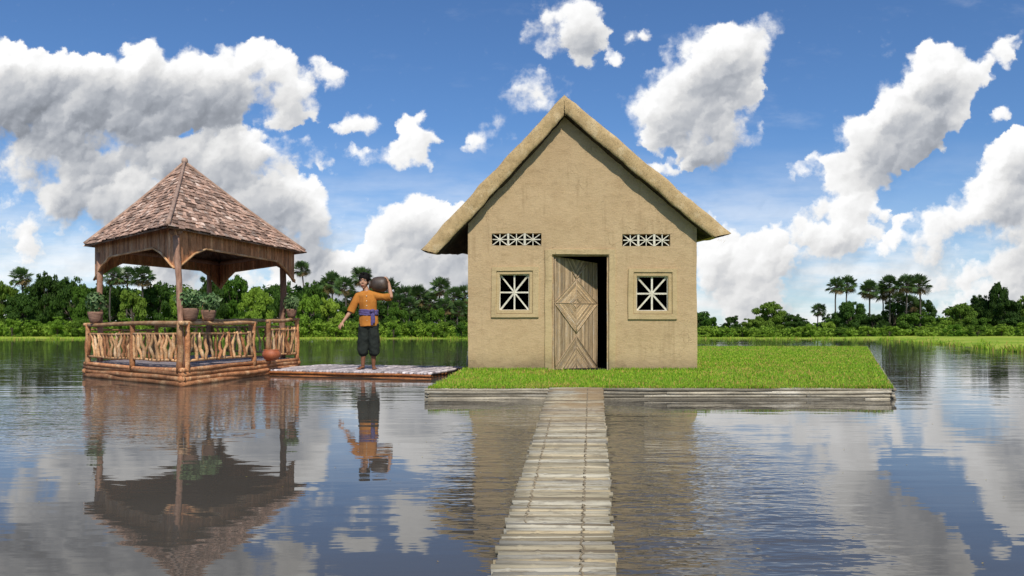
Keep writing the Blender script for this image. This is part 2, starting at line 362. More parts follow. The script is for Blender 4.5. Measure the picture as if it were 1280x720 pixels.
# ------------------------------------------------------------------ world: sky with fair-weather cumulus
SUN_EL, SUN_AZ = 46.0, 168.0      # azimuth measured clockwise from +Y
def make_world():
    w = bpy.data.worlds.new('World'); sc.world = w; w.use_nodes = True
    t = NT(w.node_tree); t.n.clear()
    out = t.new('ShaderNodeOutputWorld')
    sky = t.new('ShaderNodeTexSky'); sky.sky_type = 'NISHITA'; sky.sun_disc = False
    sky.sun_elevation = R(SUN_EL); sky.sun_rotation = R(SUN_AZ)
    sky.air_density = 1.0; sky.dust_density = .25; sky.ozone_density = 3.0; sky.altitude = 0
    bg = t.new('ShaderNodeBackground'); bg.inputs[1].default_value = .10
    skyc = t.mixc(1.0, sky.outputs[0], (.62, .85, 1.12), 'MULTIPLY')
    t.put(bg.inputs[0], skyc)
    gen = t.new('ShaderNodeTexCoord').outputs['Generated']
    d = t.vmath('NORMALIZE', gen)
    sp = t.new('ShaderNodeSeparateXYZ'); t.put(sp.inputs[0], d)
    X, Y, Z = sp.outputs
    ysafe = t.math('MAXIMUM', Y, .12)
    cb = t.new('ShaderNodeCombineXYZ')
    t.put(cb.inputs[0], t.math('MULTIPLY', t.math('DIVIDE', X, ysafe), 10.0))
    t.put(cb.inputs[1], t.math('MULTIPLY', t.math('DIVIDE', Z, ysafe), 10.0))
    P = cb.outputs[0]
    # cloud masses: azimuth / height on the sky in tenths of the viewing distance
    blobs = [  # cx, cy, rx, ry, rotation
        (20, 118, 80, 62, 0), (95, 130, 80, 60, 0), (165, 125, 75, 58, 0), (240, 112, 75, 50, 0), (318, 92, 48, 44, 0), (352, 128, 36, 40, 0),
        (130, 182, 120, 40, -10), (55, 245, 95, 42, 0), (150, 255, 85, 36, 0), (215, 265, 60, 36, 0), (50, 345, 120, 26, 0), (255, 322, 80, 34, 0), (1110, 335, 80, 26, 0), (960, 305, 40, 24, 0), (1240, 335, 80, 24, 0), (1070, 368, 90, 24, 0), (1180, 348, 85, 26, 0), (885, 325, 70, 36, 0), (1000, 335, 75, 30, 0), (1275, 352, 70, 28, 0), (10, 300, 60, 34, 0), (100, 300, 60, 30, 0), (455, 335, 60, 30, 0), (560, 320, 50, 40, 0), (215, 205, 95, 42, -20), (35, 205, 62, 42, 0), (95, 215, 60, 32, 0), (265, 175, 40, 26, 0), (290, 215, 56, 50, 0), (345, 215, 40, 30, 10), (330, 265, 75, 55, -20), (395, 262, 32, 34, 0),
        (385, 295, 48, 55, 0), (402, 195, 30, 14, -10), (432, 218, 16, 7, -15), (18, 285, 40, 26, 0), (70, 305, 50, 26, -5), (20, 330, 60, 24, 0), (130, 320, 60, 26, 0), (210, 300, 70, 30, 0),
        (404, 98, 40, 17, -36), (400, 348, 46, 34, 0), (518, 172, 27, 30, 20), (495, 195, 34, 13, 0), (463, 158, 14, 8, 0), (466, 198, 26, 12, 0),
        (505, 285, 60, 42, 0), (560, 280, 34, 34, 0), (500, 340, 85, 34, 0), (570, 340, 60, 34, 0), (320, 350, 110, 24, 0), (150, 352, 140, 20, 0),
        (705, 32, 58, 44, 0), (672, 52, 34, 22, 0), (716, 78, 24, 16, 0), (800, 38, 22, 22, 30), (770, 80, 22, 10, -20), (630, 8, 14, 6, 0),
        (655, 112, 52, 24, 10), (615, 148, 26, 22, 0), (606, 178, 34, 18, 0), (655, 140, 30, 16, 0), (590, 178, 22, 14, 0), (440, 160, 26, 12, 0), (470, 200, 36, 16, 0),
        (880, 95, 66, 56, 20), (925, 62, 46, 42, 30), (962, 26, 30, 26, 40), (855, 130, 70, 46, 0), (895, 165, 54, 44, 0), (812, 142, 42, 26, -15), (905, 196, 34, 22, 0), (828, 200, 26, 9, -15), (928, 120, 26, 44, 0),
        (983, 230, 18, 13, 25), (1045, 212, 52, 24, 18), (1095, 180, 56, 42, 25), (1140, 140, 60, 50, 30), (1175, 100, 52, 44, 30), (1112, 65, 20, 16, 20), (1215, 88, 26, 24, 30), (1262, 55, 32, 14, 35), (1060, 232, 48, 16, 10),
        (1240, 152, 26, 13, 30), (1072, 262, 44, 22, 0), (1015, 262, 34, 20, 0), (1000, 290, 48, 24, 0), (1045, 300, 40, 30, 0),
        (1285, 210, 50, 44, 30), (1240, 258, 66, 46, 20), (1180, 292, 72, 44, 10), (1140, 310, 48, 34, 0), (1255, 315, 75, 34, 0),
        (915, 292, 22, 14, 0), (930, 325, 62, 26, 0), (880, 355, 60, 36, 0), (965, 350, 70, 26, 0), (1040, 345, 60, 22, 0), (1120, 352, 80, 16, 0), (1220, 352, 90, 18, 0), (990, 378, 130, 18, 0), (1200, 378, 130, 14, 0), (700, 370, 170, 20, 0), (850, 250, 14, 8, 0),
        (-90, 150, 110, 90, 0), (-120, 300, 120, 60, 0), (1390, 120, 90, 50, 30), (1400, 280, 100, 60, 0), (330, -60, 120, 30, 0), (1050, -120, 140, 60, 20), (120, -140, 160, 50, -10), (650, -240, 160, 60, 0),
    ]
    # cloud cover map, computed here: u runs over azimuth, v over height (both as tangents x10)
    U0, U1, V0, V1, NX, NY = -9.0, 9.0, -.6, 8.4, 1800, 900
    r = np.random.default_rng(11)
    def value_noise(cell, seed):
        rr = np.random.default_rng(seed)
        gw, gh = int(NX / cell) + 4, int(NY / cell) + 4
        G = rr.random((gh, gw))
        y = np.arange(NY) / cell; x = np.arange(NX) / cell
        yi = y.astype(int); xi = x.astype(int); fy = y - yi; fx = x - xi
        fy = (fy * fy * (3 - 2 * fy))[:, None]; fx = (fx * fx * (3 - 2 * fx))[None, :]
        a = G[yi][:, xi]; b_ = G[yi][:, xi + 1]; c = G[yi + 1][:, xi]; d_ = G[yi + 1][:, xi + 1]
        return (a * (1 - fx) + b_ * fx) * (1 - fy) + (c * (1 - fx) + d_ * fx) * fy
    def fbm(cell, octs, seed, gain=.55):
        o = np.zeros((NY, NX)); a = 1; tot = 0
        for k in range(octs):
            o += a * value_noise(cell / 2.03 ** k, seed + k); tot += a; a *= gain
        return o / tot - .5
    def blur(A, sig):
        fy = np.fft.fftfreq(NY)[:, None]; fx = np.fft.rfftfreq(NX)[None, :]
        return np.fft.irfft2(np.fft.rfft2(A) * np.exp(-2 * (math.pi * sig) ** 2 * (fx ** 2 + fy ** 2)), s=A.shape)
    def ss(x, a, b_): t_ = np.clip((x - a) / (b_ - a), 0, 1); return t_ * t_ * (3 - 2 * t_)
    k = NX / (U1 - U0)
    Hf = np.zeros((NY, NX))
    value_line = np.interp(np.arange(181), np.arange(0, 190, 6), r.random(32))
    def puff(u, v, rad):
        x = (u - U0) * k; y = (v - V0) * k; q_ = rad * k
        x0, x1, y0, y1 = int(x - q_), int(x + q_) + 2, int(y - q_), int(y + q_) + 2
        x0, y0 = max(x0, 0), max(y0, 0); x1, y1 = min(x1, NX), min(y1, NY)
        if x0 >= x1 or y0 >= y1: return
        yy, xx = np.mgrid[y0:y1, x0:x1]
        hh = q_ * q_ - (xx - x) ** 2 - (yy - y) ** 2
        hh = np.sqrt(np.maximum(hh, 0)) / k
        Hf[y0:y1, x0:x1] = np.maximum(Hf[y0:y1, x0:x1], hh)
    for cx, cy, rx, ry, rot in blobs:
        a, b_ = rx / 100, ry / 100; u0, v0 = (cx - 640) / 100, (HOR - cy) / 100
        ca, sa = math.cos(R(rot)), math.sin(R(rot))
        area = a * b_
        n = int(34 + 170 * area)
        for i in range(n):
            rr = math.sqrt(r.random()) ; th = r.random() * 2 * math.pi
            px, py = rr * a * math.cos(th), rr * b_ * math.sin(th)
            edge = 1 - rr
            rad = (min(a, b_) * (.17 + .52 * edge ** .8) + .035) * r.uniform(.7, 1.2)
            u, v = u0 + px * ca - py * sa, v0 + px * sa + py * ca
            puff(u, v, rad)
            for j_ in range(3):
                t2 = r.random() * 2 * math.pi
                puff(u + rad * .85 * math.cos(t2), v + rad * .85 * math.sin(t2), rad * r.uniform(.25, .45))
    for i in range(3200):      # small far clouds low over the horizon
        u, v = r.uniform(-8, 8), abs(r.normal(.5, .5))
        if value_line[int((u + 9) * 10)] > .22: puff(u, v, r.uniform(.05, .24) * (1 if v < .9 else .6))
    # break the outlines
    wx = fbm(90, 5, 100) * 46 + fbm(20, 5, 140, .65) * 24; wy = fbm(90, 5, 200) * 46 + fbm(20, 5, 240, .65) * 24
    yy, xx = np.mgrid[0:NY, 0:NX]
    def warp(A): return A[np.clip((yy + wy).astype(int), 0, NY - 1), np.clip((xx + wx).astype(int), 0, NX - 1)]
    Hf = warp(Hf)
    tex = fbm(34, 6, 300, .62)
    Hs = blur(Hf, 1.6)
    dens = Hs + tex * .42 * (Hs > .0) * np.minimum(1, .25 + Hs * 2)
    soft = ss(fbm(120, 3, 700), -.12, .12)
    dens = dens - .05 - .05 * soft
    dens = dens - .13 * ss(yy / k + V0, 1.9, 2.6) * ss(fbm(120, 4, 834), .04, .20) * ss(-Hf, -.62, -.15)
    al = ss(blur(dens, .7), -.03, .09 + .26 * soft)
    thick = blur(al * np.minimum(Hs, .5) / .5, 12)
    def shift(A, dx, dy): return np.roll(np.roll(A, int(-dx), 1), int(-dy), 0)
    above = shift(thick, -6, 16) * .7 + shift(blur(al, 26), -8, 34) * .5
    Hd = blur(Hf, 1.5) + blur(tex, 1.5) * .20
    gy, gx_ = np.gradient(Hd * k)
    gy2, gx2 = np.gradient(blur(Hf, 5) * k)
    nl = (gx_ * .55 - gy * .85) ; nl = nl / np.sqrt(1 + nl * nl)
    nl2 = (gx2 * .55 - gy2 * .85); nl2 = nl2 / np.sqrt(1 + nl2 * nl2)
    left = ss(-(xx / k + U0), -.5, 4.5)
    grey = ss(above + fbm(70, 4, 900) * .5, .30, .92)
    br = 1.03 - grey * (.36 + .13 * left) + nl * .12 * (.6 + .6 * grey) + nl2 * .16
    br = np.clip(br + (1 - ss(thick, .05, .3)) * .06, .16, 1.12)
    br = blur(br, .6)
    img = bpy.data.images.new('cloud_cover', NX, NY, alpha=False, float_buffer=True)
    img.colorspace_settings.name = 'Non-Color'
    px_ = np.ones((NY, NX, 4), dtype=np.float32); px_[..., 0] = np.clip(al, 0, 1); px_[..., 1] = br; px_[..., 2] = thick
    img.pixels.foreach_set(px_.ravel()); img.update()
    tx = t.new('ShaderNodeTexImage'); tx.image = img; tx.interpolation = 'Cubic'; tx.extension = 'EXTEND'
    uvw = t.mapping(P, loc=(-U0 / (U1 - U0), -V0 / (V1 - V0), 0), scale=(1 / (U1 - U0), 1 / (V1 - V0), 1))
    
    fw = t.noise(P, 5.5, 6, .66).outputs[1]
    uvw = t.mapping(t.vmath('ADD', P, t.vmath('MULTIPLY', t.vmath('SUBTRACT', fw, (.5, .5, .5)), (.24, .20, 0))), loc=(-U0 / (U1 - U0), -V0 / (V1 - V0), 0), scale=(1 / (U1 - U0), 1 / (V1 - V0), 1))
    t.put(tx.inputs[0], uvw)
    s3 = t.new('ShaderNodeSeparateXYZ'); t.put(s3.inputs[0], tx.outputs[0])
    fn = t.noise(P, 7, 5, .62).outputs[0]
    alpha = t.mapr(t.math('ADD', s3.outputs[0], t.math('MULTIPLY', t.math('SUBTRACT', fn, .5), .75)), .08, .85)
    wisp = t.noise(t.mapping(P, scale=(.5, 1.3, 1)), .9, 6, .62).outputs[0]
    alpha = t.math('MAXIMUM', alpha, t.mapr(wisp, .56, .86, 0, .30))
    low = t.new('ShaderNodeSeparateXYZ'); t.put(low.inputs[0], P)
    mist = t.noise(t.mapping(P, scale=(.35, 1.6, 1)), 1.3, 5, .6).outputs[0]
    alpha = t.math('MAXIMUM', alpha, t.math('MULTIPLY', t.mapr(low.outputs[1], .2, 2.6, .95, 0), t.mapr(mist, .36, .66, .25, 1)))
    br_ = t.math('ADD', s3.outputs[1], t.math('MULTIPLY', t.math('SUBTRACT', fn, .5), .16))
    tint = t.mixc(t.mapr(br_, .3, .9), (.86, .93, 1.06), (1.0, 1.0, 1.0))
    ccol = t.vmath('SCALE', tint, scale=br_)
    # overhead and behind: free clouds
    zz = t.math('ADD', t.math('MAXIMUM', Z, 0.0), .18)
    cb2 = t.new('ShaderNodeCombineXYZ'); t.put(cb2.inputs[0], t.math('DIVIDE', X, zz)); t.put(cb2.inputs[1], t.math('DIVIDE', Y, zz))
    fr = t.noise(cb2.outputs[0], 1.3, 6, .6).outputs[0]
    fa = t.mapr(fr, .50, .64)
    fb = t.mapr(fr, .56, .8, .95, .5)
    fc = t.vmath('SCALE', (.95, .98, 1.0), scale=fb)
    front = t.mapr(Y, .30, .55)
    A = t.new('ShaderNodeMix', data_type='FLOAT'); t.put(A.inputs[0], front); t.put(A.inputs[2], fa); t.put(A.inputs[3], alpha)
    col = t.mixc(front, fc, ccol)
    # thin air near the horizon
    cl = t.new('ShaderNodeBackground'); t.put(cl.inputs[0], col); cl.inputs[1].default_value = .92
    fade = t.mapr(Z, -.02, .015)
    mx = t.new('ShaderNodeMixShader'); t.put(mx.inputs[0], t.math('MULTIPLY', A.outputs[0], fade))
    t.l.new(bg.outputs[0], mx.inputs[1]); t.l.new(cl.outputs[0], mx.inputs[2]); t.l.new(mx.outputs[0], out.inputs[0])
    w.cycles.sampling_method = 'MANUAL'; w.cycles.sample_map_resolution = 512
make_world()

sun = bpy.data.lights.new('sun', 'SUN'); sun.energy = 3.8; sun.angle = R(1.5); sun.color = (1, .95, .87)
so = bpy.data.objects.new('sun', sun); C.objects.link(so)
az = R(SUN_AZ); el = R(SUN_EL)
sd = Vector((math.sin(az) * math.cos(el), math.cos(az) * math.cos(el), math.sin(el)))
so.rotation_euler = sd.to_track_quat('Z', 'Y').to_euler(); so.location = (-20, -30, 40)

cam = bpy.data.cameras.new('camera'); co_ = bpy.data.objects.new('camera', cam); C.objects.link(co_)
co_.location = (0, 0, H); co_.rotation_euler = (R(90), 0, 0)
cam.sensor_width = 36; cam.lens = 36 * F / 1280; cam.shift_y = (HOR - 360) / 1280; cam.clip_end = 6000; cam.clip_start = .05
sc.camera = co_
sc.view_settings.view_transform = 'Standard'; sc.view_settings.look = 'None'; sc.view_settings.exposure = 0; sc.view_settings.gamma = 1
# ------------------------------------------------------------------ ground and water
def shore_r(th):
    """distance of the shoreline, th measured from +Y toward +X"""
    t = math.degrees(th)
    def L(x, y): return (math.hypot(x, y), math.degrees(math.atan2(x, y)))
    ks = [(-180, 70), (-120, 62), (-80, 70), (-50, 95), (-32, 98), (-20, 93), (-10, 92), (0, 93), (12, 93), (20, 92), (23, 90), (24.5, 84)]
    for px, py in ((1112, 425.6), (1130, 427), (1150, 428.6), (1180, 431.5), (1215, 435), (1245, 438), (1280, 441)):
        Y = H * 1000 / (py - HOR); r, a = L((px - 640) / 1000 * Y, Y); ks.append((a, r))
    ks += [(36, 33), (45, 32), (70, 36), (110, 48), (150, 60), (180, 70)]
    r = np.interp(t, [k[0] for k in ks], [k[1] for k in ks])
    return float(r) + 1.2 * mnoise.noise(Vector((math.sin(th) * 30, math.cos(th) * 30, 0)))
def hill(x, y, d):
    """height of the land d metres beyond the shore"""
    return .34 * (1 - math.exp(-max(d, 0) / 14)) + .05 * mnoise.noise(Vector((x * .12, y * .12, 0))) * min(1, max(d, 0) / 4)
def ground_z(x, y):
    r = math.hypot(x, y); return hill(x, y, r - shore_r(math.atan2(x, y)))
NA = 720; th = [2 * math.pi * i / NA - math.pi for i in range(NA)]
offs = [('f', 0.0), ('f', .5), ('f', .9), ('d', -3.0, -.5), ('d', -.8, -.14), ('d', .0, -.01), ('d', .35, None), ('d', 1, None), ('d', 2, None), ('d', 4, None), ('d', 7, None), ('d', 11, None), ('d', 18, None), ('d', 30, None), ('d', 50, None), ('d', 110, None), ('d', 400, None), ('d', 3500, None)]
vs = []; fs = []
for o in offs:
    for a in th:
        s = shore_r(a)
        if o[0] == 'f': rr = s * o[1] * .9; z = -1.2
        else: rr = s + o[1]; z = o[2]
        x, y = rr * math.sin(a), rr * math.cos(a)
        if z is None: z = hill(x, y, o[1])
        vs.append((x, y, z))
for i in range(len(offs) - 1):
    for k in range(NA):
        fs.append((i * NA + k, i * NA + (k + 1) % NA, (i + 1) * NA + (k + 1) % NA, (i + 1) * NA + k))
def ground_mat():
    m, t, b = newmat('meadow')
    co = t.new('ShaderNodeTexCoord').outputs['Object']
    n1 = t.noise(co, .12, 5, .6).outputs[0]; n2 = t.noise(co, 2.2, 5, .65).outputs[0]
    col = t.mixc(t.mapr(n1, .35, .65), (.24, .36, .03), (.44, .47, .075))
    col = t.mixc(t.mapr(n2, .4, .75, 0, .5), col, (.15, .28, .025))
    sx = t.new('ShaderNodeSeparateXYZ'); t.put(sx.inputs[0], co)
    col = t.mixc(t.mapr(t.math('ADD', sx.outputs[2], t.math('MULTIPLY', n2, .05)), .02, .07, 1, 0), col, (.10, .085, .04))
    t.put(b.inputs['Base Color'], col); b.inputs['Roughness'].default_value = .95; b.inputs['Specular IOR Level'].default_value = .1
    bp = t.new('ShaderNodeBump'); bp.inputs['Strength'].default_value = .8; bp.inputs['Distance'].default_value = .15
    t.put(bp.inputs['Height'], n2); t.put(b.inputs['Normal'], bp.outputs[0])
    return m
gm = MB(); gm.add(vs, fs, .5)
g_ = gm.build('ground', ground_mat(), None, True); tag(g_, 'flat green meadow around the lake', None, None, 'structure')

def water_mat():
    m, t, b = newmat('lake_water')
    co = t.new('ShaderNodeTexCoord').outputs['Object']
    silt = t.noise(co, .25, 4, .6).outputs[0]
    col = t.mixc(t.mapr(silt, .3, .7), (.070, .062, .050), (.096, .086, .071))
    t.put(b.inputs['Base Color'], col)
    b.inputs['Roughness'].default_value = .015; b.inputs['IOR'].default_value = 1.333; b.inputs['Specular IOR Level'].default_value = .52; b.inputs['Specular Tint'].default_value = (1, .95, .86, 1)
    w1 = t.noise(t.mapping(co, rot=(0, 0, R(8)), scale=(.55, 1.5, 1)), .9, 3, .5).outputs[0]
    w2 = t.noise(t.mapping(co, rot=(0, 0, R(-12)), scale=(.5, 1.7, 1)), 3.1, 3, .55).outputs[0]
    w3 = t.noise(t.mapping(co, rot=(0, 0, R(4)), scale=(.22, 1.5, 1)), 2.0, 2, .5).outputs[0]
    sx = t.new('ShaderNodeSeparateXYZ'); t.put(sx.inputs[0], co)
    # a light breeze ruffles the middle of the lake, the near water lies calm
    patch = t.noise(co, .11, 3, .5).outputs[0]
    breeze = t.math('MULTIPLY', t.mapr(sx.outputs[1], 4, 15), t.mapr(patch, .3, .62, .35, 1))
    # a cat's-paw in front of the platform
    pd = t.vmath('LENGTH', t.mapping(co, loc=(.62, 6.0, 0), scale=(1.02, 3.6, 1), kind='TEXTURE'))
    pg = t.vmath('LENGTH', t.mapping(co, loc=(-4.3, 8.2, 0), scale=(2.0, 3.2, 1), kind='TEXTURE'))
    cat = t.math('MAXIMUM', t.mapr(pd, .45, 1.3, 1, 0), t.mapr(pg, .4, 1.4, .5, 0))
    breeze = t.math('MAXIMUM', breeze, t.math('MULTIPLY', cat, 1.0))
    w4 = t.noise(t.mapping(co, rot=(0, 0, R(-5)), scale=(.8, 1.6, 1)), 9, 2, .5).outputs[0]
    h = t.math('ADD', t.math('MULTIPLY', w1, .0035), t.math('ADD', t.math('MULTIPLY', w2, t.math('ADD', .0009, t.math('MULTIPLY', breeze, .0030))), t.math('ADD', t.math('MULTIPLY', w4, t.math('MULTIPLY', cat, .013)), t.math('MULTIPLY', w3, t.math('ADD', t.math('MULTIPLY', breeze, .010), t.math('MULTIPLY', cat, .018))))))
    bp = t.new('ShaderNodeBump'); bp.inputs['Strength'].default_value = 1; bp.inputs['Distance'].default_value = 1.0
    t.put(bp.inputs['Height'], h); t.put(b.inputs['Normal'], bp.outputs[0])
    return m
wm = MB()
ring = [(shore_r(a) + .25) for a in th]
wm.add([(0, 0, 0)] + [(r_ * math.sin(a), r_ * math.cos(a), 0) for r_, a in zip(ring, th)], [(0, 1 + (k + 1) % NA, 1 + k) for k in range(NA)], .5)
wo = wm.build('water', water_mat(), None, False); tag(wo, 'calm brown lake water', None, None, 'structure')

# ------------------------------------------------------------------ the lawn float
HP = .133
YF = 9.52
PL = [(-1.00, YF), (4.54, YF), (16.2, 36.5), (-1.98, 36.5), (-.86, 15.6)]
fl = thing('floating_platform', 'long floating raft of stacked grey poles carrying the lawn and the mud house', 'platform', (1.8, YF, 0))
O = (1.8, YF, 0)
core = MB()
n = len(PL); cx = sum(p[0] for p in PL) / n; cy = sum(p[1] for p in PL) / n
def inset(p, k):
    v = Vector((cx - p[0], cy - p[1])); return (p[0] + v.x / v.length * k, p[1] + v.y / v.length * k)
core.prism([inset(p, .10) for p in PL], lambda a, b, d: (a, b, -.12 + d), HP + .12 - .03, .4)
shift(core, O); core.build('deck_core', M['bamboodark'], fl)
def side_poles(a, b, rows, rad, step=2.6, name='pole_stack'):
    mb = MB(); a, b = Vector(a), Vector(b); L = (b - a).length; u = (b - a) / L
    nrm = Vector((u.y, -u.x))
    for k in range(rows):
        z = HP - .020 - k * rad * 1.75
        t = -.02 - random.random() * .1
        while t < L:
            seg = step * random.uniform(.7, 1.4)
            e = min(t + seg, L + random.uniform(0, .04))
            off = nrm * random.uniform(-.012, .012)
            p0 = a + u * max(t, -.04) + off; p1 = a + u * e + off
            dz = random.uniform(-.004, .004)
            mb.bamboo((p0.x, p0.y, z + dz), (p1.x, p1.y, z - dz), rad * random.uniform(.85, 1.12), wob=.5, node=.45)
            t = e + .004
    return mb
for i in range(len(PL) - 1 if False else len(PL)):
    a, b = PL[i], PL[(i + 1) % len(PL)]
    mb = side_poles(a, b, 6, .021)
    shift(mb, O); mb.build('pole_stack', M['sidepole'], fl, True)
soil = MB(); soil.prism([inset(p, .03) for p in PL], lambda a, b, d: (a, b, HP - .035 + d), .035, .4)
shift(soil, O)
def turf_mat():
    m, t, b = newmat('turf_soil')
    co = t.new('ShaderNodeTexCoord').outputs['Object']
    n1 = t.noise(co, 1.3, 5, .65).outputs[0]; n2 = t.noise(co, 40, 3, .7).outputs[0]
    col = t.mixc(t.mapr(n2, .3, .7), (.13, .27, .02), (.27, .42, .035))
    col = t.mixc(t.mapr(n1, .52, .72, 0, .6), col, (.46, .43, .08))
    t.put(b.inputs['Base Color'], col); b.inputs['Roughness'].default_value = .95; b.inputs['Specular IOR Level'].default_value = .1
    bp = t.new('ShaderNodeBump'); bp.inputs['Strength'].default_value = 1; bp.inputs['Distance'].default_value = .03
    t.put(bp.inputs['Height'], n2); t.put(b.inputs['Normal'], bp.outputs[0]); return m
soil.build('turf', turf_mat(), fl)

def inside(x, y, poly):
    c = False; j = len(poly) - 1
    for i in range(len(poly)):
        xi, yi = poly[i]; xj, yj = poly[j]
        if (yi > y) != (yj > y) and x < (xj - xi) * (y - yi) / (yj - yi) + xi: c = not c
        j = i
    return c
HX0, HX1, HY0, HY1 = gx(585, 13.9), gx(871, 13.9), 13.9, 19.4
def grass_mesh():
    g = MB(); V = []; Fc = []; A = []; Mi = []
    def blade(x, y, h, w, mat):
        a = random.uniform(0, 6.283); lean = random.uniform(.1, .8) * h; la = random.uniform(0, 6.283)
        dx, dy = math.cos(a) * w, math.sin(a) * w; z = HP - .004
        mx, my = x + math.cos(la) * lean * .35, y + math.sin(la) * lean * .35
        tx, ty = x + math.cos(la) * lean, y + math.sin(la) * lean
        o = len(V)
        V.extend([(x - dx, y - dy, z), (x + dx, y + dy, z), (mx + dx * .8, my + dy * .8, z + h * .6), (mx - dx * .8, my - dy * .8, z + h * .6), (tx, ty, z + h)])
        v = random.random()
        Fc.append((o, o + 1, o + 2, o + 3)); Fc.append((o + 3, o + 2, o + 4)); A.extend([v, v]); Mi.extend([mat, mat])
    n = 0
    while n < 105000:
        # denser near the front edge, where single blades can be told apart
        u = random.random() ** 1.9
        y = YF + .005 + u * 26.8
        x = random.uniform(-2, 16.5)
        if not inside(x, y, PL): 
            continue
        if HX0 - .02 < x < HX1 + .02 and HY0 - .02 < y < HY1: continue
        pz = mnoise.noise(Vector((x * 1.1, y * .8, 3))); pf = mnoise.noise(Vector((x * 4, y * 4, 8)))
        dry = random.random() < (.06 + .55 * max(0, pz) + .22 * max(0, pf) + .12 * (mnoise.noise(Vector((x * .35, y * .35, 1))) > .1))
        far = 1 + (y - YF) * .10
        h = random.uniform(.018, .043) * (1 + .5 * pf) * (1 if y > YF + .05 else .8) * (1 + (y - YF) * .02)
        blade(x, y, h, random.uniform(.0035, .0062) * far, 1 if dry else 0); n += 1
    # grass hanging over the front edge of the float
    for i in range(5200):
        x = random.uniform(PL[0][0], PL[1][0]); k_ = mnoise.noise(Vector((x * 2.2, 0, 7)))
        if random.random() > .55 + k_: continue
        blade(x, YF + random.uniform(-.012, .02), random.uniform(.012, .04) * (1 + k_), .004, 1 if random.random() < .25 else 0)
    # taller weeds here and there
    for i in range(130):
        u = random.random() ** 1.5; wy_ = YF + .1 + u * 14; wx_ = random.uniform(-1, 7)
        if not inside(wx_, wy_, PL) or (HX0 - .1 < wx_ < HX1 + .1 and HY0 - .05 < wy_ < HY1): continue
        for j in range(9): blade(wx_ + random.gauss(0, .02), wy_ + random.gauss(0, .02), random.uniform(.04, .085), .007, 1 if random.random() < .2 else 0)
    # tufts against the foot of the house
    for i in range(2500):
        x = random.uniform(HX0 - .1, HX1 + .1); y = HY0 - random.uniform(.0, .14) ** 1.0
        if .62 < x < 1.72: continue
        blade(x, y - .01, random.uniform(.02, .075), .006, 0)
    me = bpy.data.meshes.new('grass'); me.from_pydata(V, [], Fc)
    at = me.attributes.new('v', 'FLOAT', 'FACE'); at.data.foreach_set('value', np.array(A, dtype=np.float32))
    me.materials.append(M['grass']); me.materials.append(M['straw'])
    me.polygons.foreach_set('material_index', Mi); me.update()
    return me
go_ = link('grass', grass_mesh()); tag(go_, 'short bright green grass with yellowing patches on the floating lawn', None, None, 'stuff')

# ------------------------------------------------------------------ the mud house
YH = 13.9
def hx(px): return (px - 640) / F * YH
def hz(py): return H + (HOR - py) / F * YH
house = thing('mud_house', 'small tan mud house with a steep thatched gable roof and a half open cane door', 'house', (hx(728), YH, HP))
HO = (hx(728), YH, HP)
# roof lines (front edge stands forward of the wall)
YR = YH - .21
def rx(px): return (px - 640) / F * YR
def rz(py): return H + (HOR - py) / F * YR
AP = Vector((rx(705.5), 0, rz(118)))
LT = Vector((rx(526), 0, rz(312)))
RT = Vector((rx(914), 0, rz(292)))
TH = .255
def under(x):
    """underside of the thatch above the wall at x"""
    if x < AP.x:
        s = (AP.z - LT.z) / (AP.x - LT.x); z = AP.z - (AP.x - x) * s; return z - TH / math.cos(math.atan(s))
    s = (AP.z - RT.z) / (RT.x - AP.x); z = AP.z - (x - AP.x) * s; return z - TH / math.cos(math.atan(s))
holes = {'door': (690.5, 760.5, 318.5, 466), 'wl': (621.9, 664.3, 340.5, 391), 'wr': (793.2, 838.4, 342.3, 391.2),
         'vl0': (614.6, 676.6, 291.6, 306.8), 'vr0': (778, 837.8, 292.6, 307.6)}
hol = [(hx(a), hx(b), hz(d), hz(c)) for a, b, c, d in holes.values()]
def splits(vals, step):
    vals = sorted(set(round(v, 5) for v in vals)); out = []
    for a, b in zip(vals, vals[1:]):
        n = max(1, int(round((b - a) / step))); out += [a + (b - a) * i / n for i in range(n)]
    return out + [vals[-1]]
X0, X1 = hx(585), hx(871)
ZE = min(under(X0), under(X1)) - .12
xs = splits([X0, X1, AP.x] + [h[0] for h in hol] + [h[1] for h in hol], .09)
zs = splits([HP - .02, ZE] + [h[2] for h in hol if h[2] > HP] + [h[3] for h in hol], .09)
bm = bmesh.new(); vd = {}
ng = 26
def vert(i, j):
    if (i, j) in vd: return vd[(i, j)]
    x = xs[i]
    if j < len(zs): z = zs[j]
    else: z = ZE + (under(x) + .01 - ZE) * (j - len(zs) + 1) / ng
    vd[(i, j)] = bm.verts.new((x, YH, z)); return vd[(i, j)]
for i in range(len(xs) - 1):
    for j in range(len(zs) - 1 + ng):
        xm = (xs[i] + xs[i + 1]) / 2
        zm = (zs[j] + zs[j + 1]) / 2 if j < len(zs) - 1 else 99
        if any(h[0] < xm < h[1] and h[2] < zm < h[3] for h in hol): continue
        bm.faces.new([vert(i, j), vert(i + 1, j), vert(i + 1, j + 1), vert(i, j + 1)])
WT = .17
ex = bmesh.ops.extrude_face_region(bm, geom=bm.faces[:])
bmesh.ops.translate(bm, verts=[v for v in ex['geom'] if isinstance(v, bmesh.types.BMVert)], vec=(0, WT, 0))
bmesh.ops.recalc_face_normals(bm, faces=bm.faces)
def lump(v, k=1.0):
    p = Vector(v)
    return Vector((.012 * mnoise.noise(p * 1.7 + Vector((9, 0, 0))) + .005 * mnoise.noise(p * 7), k * (.016 * mnoise.noise(p * 1.3) + .006 * mnoise.noise(p * 6)), .008 * mnoise.noise(p * 2 + Vector((0, 5, 0)))))
for v in bm.verts: v.co += lump(v.co)
